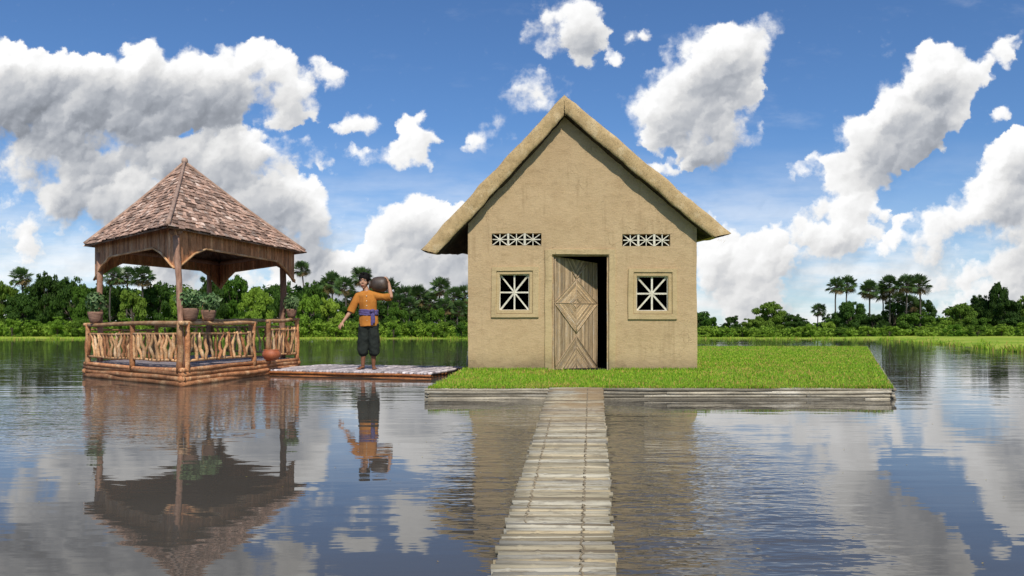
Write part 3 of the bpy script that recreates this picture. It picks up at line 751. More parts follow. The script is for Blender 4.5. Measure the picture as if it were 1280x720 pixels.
me = bpy.data.meshes.new('wall'); bm.to_mesh(me); bm.free()
me.materials.append(M['mud'])
for p in me.polygons: p.use_smooth = False
me.transform(Matrix.Translation(-Vector(HO)))
w_ = link('wall', me, house); auto(w_, 50)
w_['label'] = 'front wall of smooth tan mud plaster'
mb = MB()   # side and rear walls
zl, zr = under(X0), under(X1)
def slabs():
    D = .18
    mb.box(((X0 + D / 2 + .004), (YH + WT + HY1) / 2, (HP + zl) / 2 - .03), (D, HY1 - YH - WT, zl - HP + .02))
    mb.box(((X1 - D / 2 - .004), (YH + WT + HY1) / 2, (HP + zr) / 2 - .03), (D, HY1 - YH - WT, zr - HP + .02))
    mb.prism([(X0 + .01, HP), (X1 - .01, HP), (X1 - .01, zr - .03), (AP.x, under(AP.x) - .03), (X0 + .01, zl - .03)], lambda a, b, d: (a, HY1 + d, b), .18)
slabs(); shift(mb, HO); o = mb.build('rear_walls', M['mud'], house)
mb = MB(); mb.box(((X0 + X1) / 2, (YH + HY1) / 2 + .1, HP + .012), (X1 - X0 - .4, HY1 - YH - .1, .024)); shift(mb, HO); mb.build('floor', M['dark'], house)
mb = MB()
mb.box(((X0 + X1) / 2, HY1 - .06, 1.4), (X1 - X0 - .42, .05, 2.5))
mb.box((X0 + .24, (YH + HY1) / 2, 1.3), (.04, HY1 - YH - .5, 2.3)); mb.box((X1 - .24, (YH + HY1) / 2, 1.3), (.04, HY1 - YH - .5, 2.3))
shift(mb, HO); o = mb.build('inner_lining', M['dark'], house); o['label'] = 'near black inner walls'  # near-black lining set inside the side and rear walls

# thatched roof: two thick slopes, softly uneven, eaves shortening toward the back
def roof_slope(A, T, YB, back, name):
    """A apex point, T eave tip at the front, back: eave tip x at the rear"""
    b = bmesh.new(); nu, nv = 46, 26
    s = (A.z - T.z) / abs(A.x - T.x); sg = 1 if T.x > A.x else -1
    ang = math.atan(s); nx, nz = sg * math.sin(ang), math.cos(ang)
    L = {}
    def co(u, v, layer):
        y = YR + (YB - YR) * v
        ex = T.x + (back - T.x) * v
        x = A.x + (ex - A.x) * u; z = A.z - abs(x - A.x) * s
        if layer:
            # keep the two slopes meeting under the ridge
            xe = ex - sg * TH / math.sin(ang) * .80
            x = A.x + (xe - A.x) * u; z = A.z - abs(x - A.x) * s - TH / math.cos(ang)
        p = Vector((x, y, z))
        e = 1.0
        q = Vector((x * 1.6, y * 1.6, z * 1.6))
        p += Vector((nx, 0, nz)) * (.030 * mnoise.noise(q) + .012 * mnoise.noise(q * 4) + .006 * mnoise.noise(q * 11)) * (1 if not layer else 1.2)
        if v == 0: p.y += .02 * mnoise.noise(q * 3 + Vector((4, 4, 4)))
        return p
    for l in (0, 1):
        for i in range(nu + 1):
            for j in range(nv + 1): L[(i, j, l)] = b.verts.new(co(i / nu, j / nv, l))
    b.verts.index_update()
    for i in range(nu):
        for j in range(nv):
            f = b.faces.new([L[(i, j, 0)], L[(i + 1, j, 0)], L[(i + 1, j + 1, 0)], L[(i, j + 1, 0)]])
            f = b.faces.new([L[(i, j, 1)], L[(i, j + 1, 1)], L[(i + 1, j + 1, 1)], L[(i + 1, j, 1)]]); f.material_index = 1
    # rims with rounded cross-section
    def rim(idx, out):
        prev = None
        for a in idx:
            p0, p1 = L[(*a, 0)].co, L[(*a, 1)].co
            row = [L[(*a, 0)]]
            for k in range(1, 6):
                t = k / 6; c = p0.lerp(p1, t); bulge = math.sin(math.pi * t) ** .6
                q = c * 5
                row.append(b.verts.new(c + out * (.022 * bulge + .016 * mnoise.noise(c * 6) + .010 * mnoise.noise(c * 22)) + Vector((0, 0, .012 * mnoise.noise(c * 9)))))
            row.append(L[(*a, 1)])
            if prev:
                for k in range(6):
                    b.faces.new([prev[k], prev[k + 1], row[k + 1], row[k]])
            prev = row
    rim([(i, 0) for i in range(nu + 1)], Vector((0, -1, 0)))
    rim([(i, nv) for i in range(nu + 1)], Vector((0, 1, 0)))
    rim([(nu, j) for j in range(nv + 1)], Vector((sg * .25, 0, -.9)))
    bmesh.ops.remove_doubles(b, verts=b.verts, dist=.0008)
    bmesh.ops.recalc_face_normals(b, faces=b.faces)
    for f in b.faces: f.smooth = True
    me = bpy.data.meshes.new(name); b.to_mesh(me); b.free()
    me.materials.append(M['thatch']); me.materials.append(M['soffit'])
    me.transform(Matrix.Translation(-Vector(HO)))
    return link(name, me, house)
r1 = roof_slope(AP, LT, HY1 + .35, -1.02, 'roof_slope'); r2 = roof_slope(AP, RT, HY1 + .35, RT.x - .35, 'roof_slope')
# loose straw along the front rim
mb = MB()
for A, T in ((AP, LT), (AP, RT)):
    s = (A.z - T.z) / abs(A.x - T.x); sg = 1 if T.x > A.x else -1; ang = math.atan(s)
    for i in range(1700):
        u = random.random(); x = A.x + (T.x - A.x) * u; z = A.z - abs(x - A.x) * s
        d = random.uniform(-.01, TH); p = Vector((x - sg * math.sin(ang) * d, YR - .035 - .03 * math.sin(math.pi * min(1, max(0, d / TH))), z - math.cos(ang) * d))
        l = random.uniform(.02, .06); dr = Vector((random.uniform(-1, 1), random.uniform(-1.2, -.1), random.uniform(-1, .5))).normalized() * l * .55
        w = random.uniform(.002, .004)
        mb.add([p, p + Vector((w, 0, w)), p + dr], [(0, 1, 2)])
shift(mb, HO); mb.build('straw_fringe', M['thatch'], house, fix=False)

# plaster bands round door and windows (proud of the wall)
def band(name, x0, x1, y0, y1, ix0, ix1, iy0, iy1, d, mat, parent, open_bottom=False, depth=.05, worldo=HO):
    """rectangular ring in picture rows/columns of the wall plane"""
    a0, a1, b1, b0 = hx(x0), hx(x1), hz(y0), hz(y1); c0, c1, d1, d0 = hx(ix0), hx(ix1), hz(iy0), hz(iy1)
    if open_bottom: b0 = d0 = HP
    bm = bmesh.new()
    xs_ = splits([a0, c0, c1, a1], .07); zs_ = splits([b0, d0, d1, b1] if not open_bottom else [b0, d1, b1], .07); vv = {}
    def V_(i, j):
        if (i, j) not in vv: vv[(i, j)] = bm.verts.new((xs_[i], YH - d, zs_[j]))
        return vv[(i, j)]
    for i in range(len(xs_) - 1):
        for j in range(len(zs_) - 1):
            xm, zm = (xs_[i] + xs_[i + 1]) / 2, (zs_[j] + zs_[j + 1]) / 2
            if c0 < xm < c1 and d0 - (9 if open_bottom else 0) < zm < d1: continue
            bm.faces.new([V_(i, j), V_(i + 1, j), V_(i + 1, j + 1), V_(i, j + 1)])
    e = bmesh.ops.extrude_face_region(bm, geom=bm.faces[:])
    bmesh.ops.translate(bm, verts=[v for v in e['geom'] if isinstance(v, bmesh.types.BMVert)], vec=(0, depth, 0))
    bmesh.ops.recalc_face_normals(bm, faces=bm.faces)
    be = [ed for ed in bm.edges if len(ed.link_faces) == 2 and ed.calc_face_angle(0) > 1]
    bmesh.ops.bevel(bm, geom=be, offset=.008, segments=2, affect='EDGES')
    for v in bm.verts: v.co += lump(v.co, .7)
    me = bpy.data.meshes.new(name); bm.to_mesh(me); bm.free(); me.materials.append(mat)
    me.transform(Matrix.Translation(-Vector(worldo)))
    o = link(name, me, parent); auto(o, 45); return o
df = band('door_frame', 681, 769.5, 311.5, 463, 690, 761, 318.5, 463, .030, M['mudtrim'], house, True, .09)
mb = MB()   # thin cane lining of the door opening
xa, xb, zt = hx(690.5), hx(760.5), hz(318.5)
mb.log((xa + .012, YH + .03, HP), (xa + .012, YH + .03, zt), .013, wob=.2); mb.log((xb - .012, YH + .03, HP), (xb - .012, YH + .03, zt), .013, wob=.2)
mb.log((xa, YH + .03, zt - .012), (xb, YH + .03, zt - .012), .013, wob=.2)
shift(mb, HO); mb.build('cane_lining', M['doorlight'], df)

# --- the door leaf, swung inward, patterned with split cane
def clip(poly, region):
    """Sutherland-Hodgman, region convex and counter-clockwise"""
    out = list(poly)
    for i in range(len(region)):
        ax, ay = region[i]; bx, by = region[(i + 1) % len(region)]
        inp, out = out, []
        if not inp: return []
        def side(p): return (bx - ax) * (p[1] - ay) - (by - ay) * (p[0] - ax)
        for k in range(len(inp)):
            p, q = inp[k - 1], inp[k]; sp_, sq = side(p), side(q)
            if sq >= 0:
                if sp_ < 0: t = sp_ / (sp_ - sq); out.append((p[0] + (q[0] - p[0]) * t, p[1] + (q[1] - p[1]) * t))
                out.append(q)
            elif sp_ >= 0:
                t = sp_ / (sp_ - sq); out.append((p[0] + (q[0] - p[0]) * t, p[1] + (q[1] - p[1]) * t))
    return out
def ccw(poly):
    a = sum(poly[i - 1][0] * poly[i][1] - poly[i][0] * poly[i - 1][1] for i in range(len(poly)))
    return poly if a > 0 else poly[::-1]
DW, DH = .95, zt - HP - .035
da = R(31)
def leaf(a, b, d):   # a across, b up, d outward
    return (xa + .02 + a * math.cos(da) + d * math.sin(da), YH + .06 + a * math.sin(da) - d * math.cos(da), HP + .012 + b)
leafshape = ccw([(0, 0), (DW, 0), (DW, DH - .075), (0, DH)])
door = MB(); door.prism(leafshape, lambda a, b, d: leaf(a, b, d - .02), .02, .2); shift(door, HO)
dleaf = door.build('door', M['doorwood'], house); dleaf['label'] = 'half open door of split cane set in diamonds and chevrons'
def strips(region, direction, width, level, mb):
    region = ccw([(a * DW, b * DH) for a, b in region])
    dx, dy = direction; L_ = math.hypot(dx * DW, dy * DH); ux, uy = dx * DW / L_, dy * DH / L_; nx_, ny_ = -uy, ux
    pr = [p[0] * nx_ + p[1] * ny_ for p in region]; t = min(pr)
    while t < max(pr):
        w = width * random.uniform(.75, 1.2)
        poly = [(nx_ * t - ux * 5, ny_ * t - uy * 5), (nx_ * t + ux * 5, ny_ * t + uy * 5), (nx_ * (t + w - .0045) + ux * 5, ny_ * (t + w - .0045) + uy * 5), (nx_ * (t + w - .0045) - ux * 5, ny_ * (t + w - .0045) - uy * 5)]
        c = clip(ccw(poly), region); c = clip(c, leafshape) if c else c
        if len(c) >= 3:
            lv = level + random.uniform(-.0015, .0015)
            mb.prism(c, lambda a, b, d: leaf(a, b, lv + d), .009, random.random())
        t += w
p1 = MB(); strips([(0, 0), (1, 0), (1, 1), (0, 1)], (0, 1), .026, .001, p1); shift(p1, HO); p1.build('upright_cane', M['doorwood'], dleaf)
p2 = MB(); cb, tp, bt = .59, .81, .325
strips([(.5, cb), (.5, tp), (0, cb)], (.5, tp - cb), .026, .012, p2); strips([(.5, cb), (1, cb), (.5, tp)], (-.5, tp - cb), .026, .012, p2)
strips([(.5, cb), (0, cb), (.5, bt)], (.5, bt - cb), .026, .0125, p2); strips([(.5, cb), (.5, bt), (1, cb)], (.5, cb - bt), .026, .0125, p2)
shift(p2, HO); p2.build('diamond_cane', M['doorlight'], dleaf)
p3 = MB(); strips([(.5, .29), (.5, .0), (.0, 0), (.0, .02)], (.5, .29), .027, .012, p3); strips([(.5, .29), (1, .02), (1, 0), (.5, 0)], (-.5, .29), .027, .012, p3)
shift(p3, HO); p3.build('chevron_cane', M['doorwood'], dleaf); p3 = MB(); strips([(.5, tp + .01), (.27, 1), (.5, 1)], (-.23, 1 - tp), .024, .012, p3); strips([(.5, tp + .01), (.5, 1), (.76, 1)], (.26, 1 - tp), .024, .012, p3)
shift(p3, HO); p3.build('fan_cane', M['doorwood'], dleaf)
p4 = MB()
def bead(a, b, r=.009): p4.log(leaf(a[0] * DW, a[1] * DH, .024), leaf(b[0] * DW, b[1] * DH, .024), r, wob=.25, n=6, seg=6)
for a, b in (((.5, tp), (0.01, cb)), ((.5, tp), (.99, cb)), ((.5, bt), (.01, cb)), ((.5, bt), (.99, cb)), ((.02, cb), (.98, cb)), ((.5, bt), (.5, tp)), ((.5, .30), (.02, .02)), ((.5, .30), (.98, .02)), ((.5, .2), (.2, .0)), ((.5, .2), (.8, .0)), ((.5, .0), (.5, .3)), ((.5, tp), (.27, .985)), ((.5, tp), (.76, .95)), ((.02, .01), (.02, .98)), ((.98, .01), (.98, .95)),
             ((.5, cb + .045), (.40, cb)), ((.5, cb + .045), (.60, cb)), ((.5, cb - .045), (.40, cb)), ((.5, cb - .045), (.60, cb))): bead(a, b)
shift(p4, HO); p4.build('cane_beading', M['doorwood'], dleaf, True)

# --- windows and vents: star lattice of whitewashed sticks
def lattice(x0, x1, y0, y1, w, d, parent, name, bays=1, rim=True):
    mb = MB(); a0, a1, z1, z0 = hx(x0), hx(x1), hz(y0), hz(y1)
    bw = (a1 - a0) / bays; y_ = YH + d
    def bar(p, q, ww, k=0):
        p, q = Vector(p), Vector(q); dd = q - p; L_ = dd.length; ang = math.atan2(dd.z, dd.x)
        mb.box((p + q) / 2 + Vector((0, k * .0045, 0)), (L_, .022, ww * random.uniform(.9, 1.1)), Matrix.Rotation(-ang, 3, 'Y'))
    for b in range(bays):
        xl, xr = a0 + b * bw, a0 + (b + 1) * bw; g = w * (.9 if bays > 1 else .5)
        l, r_ = xl + g, xr - g
        xc, zc = (xl + xr) / 2, (z0 + z1) / 2
        bar((xc, y_, z0), (xc, y_, z1), w, 0)
        bar((l, y_, zc), (r_, y_, zc), w, 1)
        bar((l, y_, z0 + g * .6), (r_, y_, z1 - g * .6), w, 2); bar((l, y_, z1 - g * .6), (r_, y_, z0 + g * .6), w, 3)
        if bays > 1 and b: bar((xl, y_ - .004, z0), (xl, y_ - .004, z1), w * 2.4, -1)
    if rim:
        bar((a0, y_, z0), (a0, y_, z1), w * 1.3, -1.4); bar((a1, y_, z0), (a1, y_, z1), w * 1.3, -1.4)
        bar((a0 - w * .6, y_, z0), (a1 + w * .6, y_, z0), w * 1.3, -2.8); bar((a0 - w * .6, y_, z1), (a1 + w * .6, y_, z1), w * 1.3, -2.8)
    shift(mb, HO); return mb.build(name, M['lattice'], parent)
def window(ox0, ox1, oy0, oy1, ix0, ix1, iy0, iy1, lx0, lx1, ly0, ly1, lab):
    f = band('window', ox0, ox1, oy0, oy1, ix0 - 1.5, ix1 + 1.5, iy0 - 1.5, iy1 + 1.5, .032, M['mudtrim'], house, depth=.05)
    f['label'] = lab
    band('inner_frame', ix0 - 1.5, ix1 + 1.5, iy0 - 1.5, iy1 + 1.5, lx0, lx1, ly0, ly1, .012, M['mudtrim'], f, depth=.10)
    lattice(lx0 - .5, lx1 + .5, ly0 - .5, ly1 + .5, .029, .05, f, 'lattice')
window(614.2, 673.4, 333.2, 397.3, 621.9, 664.3, 340.5, 391, 624.6, 661.6, 343, 387.8, 'window with star lattice left of the door')
window(785, 846.2, 335.6, 399.6, 793.2, 838.4, 342.3, 391.2, 795.8, 835, 345.4, 388.5, 'window with star lattice right of the door')
for a, b, c, d, lab in ((614.6, 676.6, 291.6, 306.8, 'three bay air vent above the left window'), (778, 837.8, 292.6, 307.6, 'three bay air vent above the right window')):
    o = lattice(a, b, c, d, .016, .02, house, 'air_vent', 3, False); o['label'] = lab

# ------------------------------------------------------------------ split bamboo walkway
wk = thing('bamboo_walkway', 'narrow walkway of split grey bamboo leading over the water to the house', 'walkway', (.75, YF, 0))
WO = (.75, YF, 0)
Z0w, Z1w = .06, HP + .008
Yn, Yfar = 1.75, YF - .03
def wz(Y): t = (Y - 2.35) / (YF - 2.35); return Z0w + (Z1w - Z0w) * t
def wl(Y):
    # left and right edges follow straight lines in plan between the near and the far end
    yb = 720; Yq = 2.43
    xl0, xr0 = gx(612, Yq), gx(771, Yq); xl1, xr1 = gx(687, YF), gx(753, YF)
    t = (Y - Yq) / (YF - Yq); return xl0 + (xl1 - xl0) * t, xr0 + (xr1 - xr0) * t
mb = MB(); Y = Yn; poles = []
while Y < Yfar:
    sp = random.choice([.018, .022, .027, .032, .038]) * random.uniform(.85, 1.15)
    l, r_ = wl(Y); z = wz(Y)
    jl, jr = random.gauss(0, .006), random.gauss(0, .006)
    sk = random.gauss(0, .009); rad = sp * random.uniform(.43, .50)
    zt_ = z - rad + random.uniform(-.006, .004)
    mb.bamboo((l + jl, Y + sp / 2 - sk, zt_), (r_ + jr, Y + sp / 2 + sk, zt_ + random.uniform(-.004, .004)), rad, node=.17, wob=.35, seg=12)
    poles.append((Y + sp / 2, zt_ + rad, rad))
    Y += sp * (1.0 if random.random() > .22 else 1.35)
shift(mb, WO)
deck = mb.build('deck', M['bamboo'], wk, True)
for k in (.10, .5, .9):
    mb = MB(); l0, r0 = wl(Yn); l1, r1_ = wl(Yfar)
    mb.bamboo((l0 + (r0 - l0) * k, Yn, wz(Yn) - .085), (l1 + (r1_ - l1) * k, Yfar - .05, wz(Yfar) - .085), .022, node=.4)
    shift(mb, WO); mb.build('runner', M['bamboodark'], wk, True)
for k, y0, y1 in ((.17, 3.1, 6.5), (.72, Yn, Yfar - .1)):
    mb = MB(); pts = []; i = 0
    for yc, zc, rad in poles:
        if not y0 < yc < y1: continue
        l, r_ = wl(yc); x = l + (r_ - l) * k; d = .009 if i % 2 else -.009
        pts += [(x - d, yc - rad * 1.0, zc - rad * 1.1), (x - d * .4, yc - rad * .5, zc - .001), (x + d * .4, yc + rad * .4, zc + .001), (x + d, yc + rad * .95, zc - rad)]; i += 1
    mb.tube(pts, .0034, 5); shift(mb, WO); mb.build('lashing', M['rope'], wk, True)

# ------------------------------------------------------------------ gazebo raft and its walkway
A_, B_, C_ = Vector((-4.85, 11.76, 0)), Vector((-7.62, 14.32, 0)), Vector((-4.40, 16.4, 0))
D_ = B_ + C_ - A_
gaz = thing('gazebo', 'rustic log gazebo with a hipped bark shingle roof floating on the lake', 'gazebo', (-6.0, 15.4, 0))
GO = (-6.0, 15.4, 0)
def gb(mb, name, mat, parent=gaz, smooth=False): return shift(mb, GO).build(name, mat, parent, smooth)
ZD = .27
cen = (A_ + B_ + C_ + D_) / 4
def ins(P, k): v = (cen - P); return P + v.normalized() * k
mb = MB(); q = [ins(p, .12) for p in (A_, C_, D_, B_)]
mb.prism([(p.x, p.y) for p in q], lambda a, b, d: (a, b, -.1 + d), ZD + .07, .3); gb(mb, 'hull', M['bamboodark'])
mb = MB()   # deck boards run side to side
nb = 44
for i in range(nb):
    t0, t1 = (i + .06) / nb, (i + .94) / nb
    a0, a1 = ins(A_, .1).lerp(ins(C_, .1), t0), ins(A_, .1).lerp(ins(C_, .1), t1); b0, b1 = ins(B_, .1).lerp(ins(D_, .1), t0), ins(B_, .1).lerp(ins(D_, .1), t1)
    dz = random.uniform(-.006, .006)
    mb.prism([(a0.x, a0.y), (a1.x, a1.y), (b1.x, b1.y), (b0.x, b0.y)], lambda a, b, d: (a, b, ZD - .025 + d + dz), .025)
gb(mb, 'deck', M['deck'])
def lerp(P, Q, t, z): v = P.lerp(Q, t); return Vector((v.x, v.y, z))
# skirt of heavy stacked logs along each side
for P, Q in ((A_, B_), (A_, C_), (C_, D_), (D_, B_)):
    mb = MB(); d = (Q - P).normalized()
    for k, (z, r_) in enumerate(((.235, .038), (.175, .042), (.105, .045), (.03, .05))):
        mb.log(lerp(P, Q, 0, z) - d * random.uniform(.02, .07), lerp(P, Q, 1, z) + d * random.uniform(.02, .07), r_, wob=.5, n=16, seg=10)
    gb(mb, 'skirt_logs', M['gwood'], smooth=True)
# corner posts that carry the roof
pA, pB, pC, pD = [ins(p, k) for p, k in ((A_, .12), (B_, .22), (C_, .30), (D_, .25))]
EV = 2.33
for P, r0, r1_, lean in ((pA, .042, .055, -.10), (pB, .05, .05, 0), (pC, .06, .065, 0), (pD, .05, .055, 0)):
    mb = MB(); mb.log((P.x, P.y, ZD), (P.x + lean, P.y, EV - .1), r0, wob=.35, n=10, seg=12, taper=-.1)
    gb(mb, 'roof_post', M['gpost'], smooth=True)
# eave beams with carved boards hanging from them
eA, eB, eC = Vector((-4.95, 11.5, 2.325)), Vector((-7.76, 14.52, 2.37)), Vector((-4.23, 16.35, 2.43))
eD = eB + eC - eA; eD.z = 2.46; apex = Vector((-6.30, 15.4, 4.05))
def toward(P, k): v = (Vector((apex.x, apex.y, P.z)) - P); return P + v.normalized() * k
fA, fB, fC, fD = [toward(p, k) for p, k in ((eA, .17), (eB, .17), (eC, .22), (eD, .17))]
fA = Vector((pA.x - .10, pA.y - .02, fA.z)); 
for P, Q, lab in ((fA, fB, 0), (fA, fC, 1), (fC, fD, 0), (fD, fB, 0)):
    mb = MB(); u = (Q - P).normalized(); nrm = Vector((u.y, -u.x, 0))
    if (cen - P).dot(nrm) > 0: nrm = -nrm
    Lq = (Q - P).length
    k1, k2 = .30 / Lq, .85 / Lq
    top = .03
    poly = [(0, top), (1, top), (1, -.62), (1 - .10 / Lq, -.55), (1 - k2 * .55, -.40), (1 - k2, -.25), (k2, -.24), (k2 * .6, -.36), (.16 / Lq, -.52), (0, -.56)]
    # planks: vertical boards cut along the arch line
    def yb(t):
        pts = [(0, -.58), (.14 / Lq, -.52), (k2 * .6, -.33), (k2, -.23), (1 - k2, -.25), (1 - k2 * .55, -.38), (1 - .12 / Lq, -.55), (1, -.62)]
        return float(np.interp(t, [p[0] for p in pts], [p[1] for p in pts]))
    nb = int(Lq / .085)
    for i in range(nb):
        t0, t1 = i / nb + .0006, (i + 1) / nb - .0006
        b0 = P.lerp(Q, t0); b1 = P.lerp(Q, t1); off = random.uniform(0, .008)
        vs = []
        for dd in (0, .028):
            o_ = nrm * (-dd + off)
            vs += [b0 + o_ + Vector((0, 0, top)), b1 + o_ + Vector((0, 0, top)), b1 + o_ + Vector((0, 0, yb(t1))), b0 + o_ + Vector((0, 0, yb(t0)))]
        mb.add(vs, [(0, 1, 2, 3), (7, 6, 5, 4), (0, 4, 5, 1), (1, 5, 6, 2), (2, 6, 7, 3), (3, 7, 4, 0)])
    va = gb(mb, 'valance', M['valance'])
    mb = MB()
    tt = [0, .14 / Lq, k2 * .6, k2, 1 - k2, 1 - k2 * .55, 1 - .12 / Lq, 1]
    mb.tube([P.lerp(Q, t) + nrm * .02 + Vector((0, 0, yb(t))) for t in tt], .018, 6)
    gb(mb, 'arch_moulding', M['gwoodlight'], va, True)
    mb = MB(); mb.log(P - nrm * .06 + Vector((0, 0, -.03)), Q - nrm * .06 + Vector((0, 0, -.03)), .05, n=10); gb(mb, 'eave_beam', M['gpost'], smooth=True)
# rafters and underside sticks
for P in (fA, fB, fC, fD):
    mb = MB(); mb.log(P + Vector((0, 0, 0)), apex - Vector((0, 0, .18)), .05, n=9, taper=.3); gb(mb, 'hip_rafter', M['gpost'], smooth=True)
# shingled roof faces, concave toward the eaves
def roof_pt(P, Q, s, t):
    """s along the eave, t from eave (0) to apex (1)"""
    e = P.lerp(Q, s); v = e.lerp(apex, t); v.z -= .035 * math.sin(math.pi * t); return v
for P, Q in ((eA, eB), (eC, eA), (eD, eC), (eB, eD)):
    mb = MB(); rows = 22
    nrm = (Q - P).cross(apex - P).normalized()
    if nrm.z < 0: nrm = -nrm
    # backing
    for i in range(rows):
        t0, t1 = i / rows, (i + 1) / rows
        for k in range(12):
            vs = [roof_pt(P, Q, k / 12, t0), roof_pt(P, Q, (k + 1) / 12, t0), roof_pt(P, Q, (k + 1) / 12, t1), roof_pt(P, Q, k / 12, t1)]
            vs = [v - nrm * .012 for v in vs] + [v - nrm * .03 for v in vs]
            mb.add(vs, [(0, 1, 2, 3), (7, 6, 5, 4), (0, 4, 5, 1), (2, 6, 7, 3)], .15)
    L_ = (Q - P).length
    for i in range(rows):
        t0 = i / rows; t1 = min(1, (i + 1.55) / rows); t1 = min(t1, .995)
        wrow = L_ * (1 - t0); n_ = max(1, int(wrow / .13)); x = 0
        s = random.uniform(-.5, 0) / n_
        while s < 1:
            w = random.uniform(.6, 1.6) / n_; a, b = max(s, 0), min(s + w * .95, 1)
            if b - a > .003:
                lift = random.uniform(.012, .030); dt = random.uniform(-.012, .008)
                q0, q1 = roof_pt(P, Q, a, max(t0 + dt, -.015)), roof_pt(P, Q, b, max(t0 + dt + random.uniform(-.004, .004), -.015)); q2, q3 = roof_pt(P, Q, b, t1), roof_pt(P, Q, a, t1)
                vs = [q0 + nrm * lift, q1 + nrm * lift, q2 + nrm * .002, q3 + nrm * .002, q0 + nrm * (lift - .012), q1 + nrm * (lift - .012), q2 - nrm * .008, q3 - nrm * .008]
                mb.add(vs, [(0, 1, 2, 3), (7, 6, 5, 4), (0, 4, 5, 1), (1, 5, 6, 2), (2, 6, 7, 3), (3, 7, 4, 0)])
            s += w
    gb(mb, 'shingled_roof', M['shingle'])
for P in (eA, eB, eC, eD):
    mb = MB(); pts = [roof_pt(P, P, 0, t) + Vector((0, 0, .03)) for t in np.linspace(0, 1, 12)]
    mb.tube(pts, [.034 - .01 * t for t in np.linspace(0, 1, 12)], 8); gb(mb, 'hip_pole', M['hip'], smooth=True)
mb = MB(); mb.ball(apex + Vector((0, 0, .04)), (.06, .06, .07)); gb(mb, 'finial', M['hip'], smooth=True)

# railings: rail parts with each stick of the infill its own piece
def railing(P, Q, zt0, zt1, posts, bays, style='v', toprail=True, lowrail=True):
    rail = MB(); u = (Q - P).normalized(); L_ = (Q - P).length
    def zt(t): return zt0 + (zt1 - zt0) * t
    rail.log(lerp(P, Q, 0, zt(0)) - u * .05, lerp(P, Q, 1, zt(1)) + u * .05, .036, n=12, wob=.5, seg=10)
    ro = gb(rail, 'top_rail', M['gwoodlight'], smooth=True)
    for t in posts:
        mb = MB(); mb.log(lerp(P, Q, t, .20), lerp(P, Q, t, zt(t) + .02), .045, wob=.3, n=8, seg=10); gb(mb, 'rail_post', M['gwood'], smooth=True)
    for t0, t1, n in bays:
        mb = MB()
        for z0 in (zt(t0) - .16, .37): mb.log(lerp(P, Q, t0, z0), lerp(P, Q, t1, z0), .022, n=8, wob=.6)
        br = gb(mb, 'cross_rail', M['gwoodlight'], smooth=True)
        for i in range(n):
            t = t0 + (t1 - t0) * (i + .5) / n; dt = (t1 - t0) / n * random.choice([-.5, -.35, .0, .35, .5])
            mb = MB(); mb.log(lerp(P, Q, t - dt, .36), lerp(P, Q, t + dt, zt(t) - .15), random.uniform(.021, .031), wob=1.1, n=7)
            gb(mb, 'baluster', M[random.choice(['gwoodlight', 'gwoodlight', 'gwood'])], br, True)
railing(A_, B_, .93, .92, (.02, .47, .98), ((.03, .47, 14), (.47, .97, 14)))
# side toward the house: a gap in the railing where the raft walkway lands
LAC = (C_ - A_).length
railing(A_, A_.lerp(C_, .55), .93, .96, (.06, .98), ((.06, .97, 14),))
railing(A_.lerp(C_, .68), C_, 1.0, 1.06, (.0, .98), ((.02, .97, 11),))
railing(D_, B_, 1.08, .93, (.02, .5), ((.03, .5, 7), (.5, .97, 7)))
railing(D_, C_, 1.08, 1.06, (.02, .5), ((.03, .5, 7), (.5, .97, 7)))

# landing raft
FL, FR, BR, BL = Vector((-4.62, 14.75, 0)), Vector((-1.38, 13.62, 0)), Vector((-1.0, 16.2, 0)), Vector((-4.2, 17.3, 0))
FL = Vector((-4.70, 15.0, 0))
raft = thing('pole_raft', 'low raft of pale striped poles between the gazebo and the lawn, under the walking boy', 'raft', (-3, 15.3, 0)); RO = (-3, 15.3, 0)
mb = MB(); n = 50
for i in range(n):
    t = (i + .5) / n; a = FL.lerp(FR, t); b = BL.lerp(BR, t); k = random.uniform(-.02, .04)
    d = (b - a).normalized()
    mb.bamboo(Vector((a.x, a.y, .085)) - d * random.uniform(0, .05), Vector((b.x + .12, b.y, .085)) + d * random.uniform(-.05, .05), .0225 * random.uniform(.85, 1.15), seg=7, node=.5, wob=.4)
shift(mb, RO).build('deck', M['raft'], raft, True)
for a, b, z, r_ in ((FL, FR, .052, .024), (BL, BR, .05, .028), (FL.lerp(BL, .5), FR.lerp(BR, .5), .03, .032)):
    mb = MB(); d = (b - a).normalized(); mb.log((a.x, a.y - .03, z), (b.x, b.y - .03, z), r_, n=14, wob=.5); mb.log((a.x, a.y - .0, z - .055), (b.x, b.y, z - .055), r_, n=14, wob=.5)
    shift(mb, RO).build('edge_log', M['orange'], raft, True)

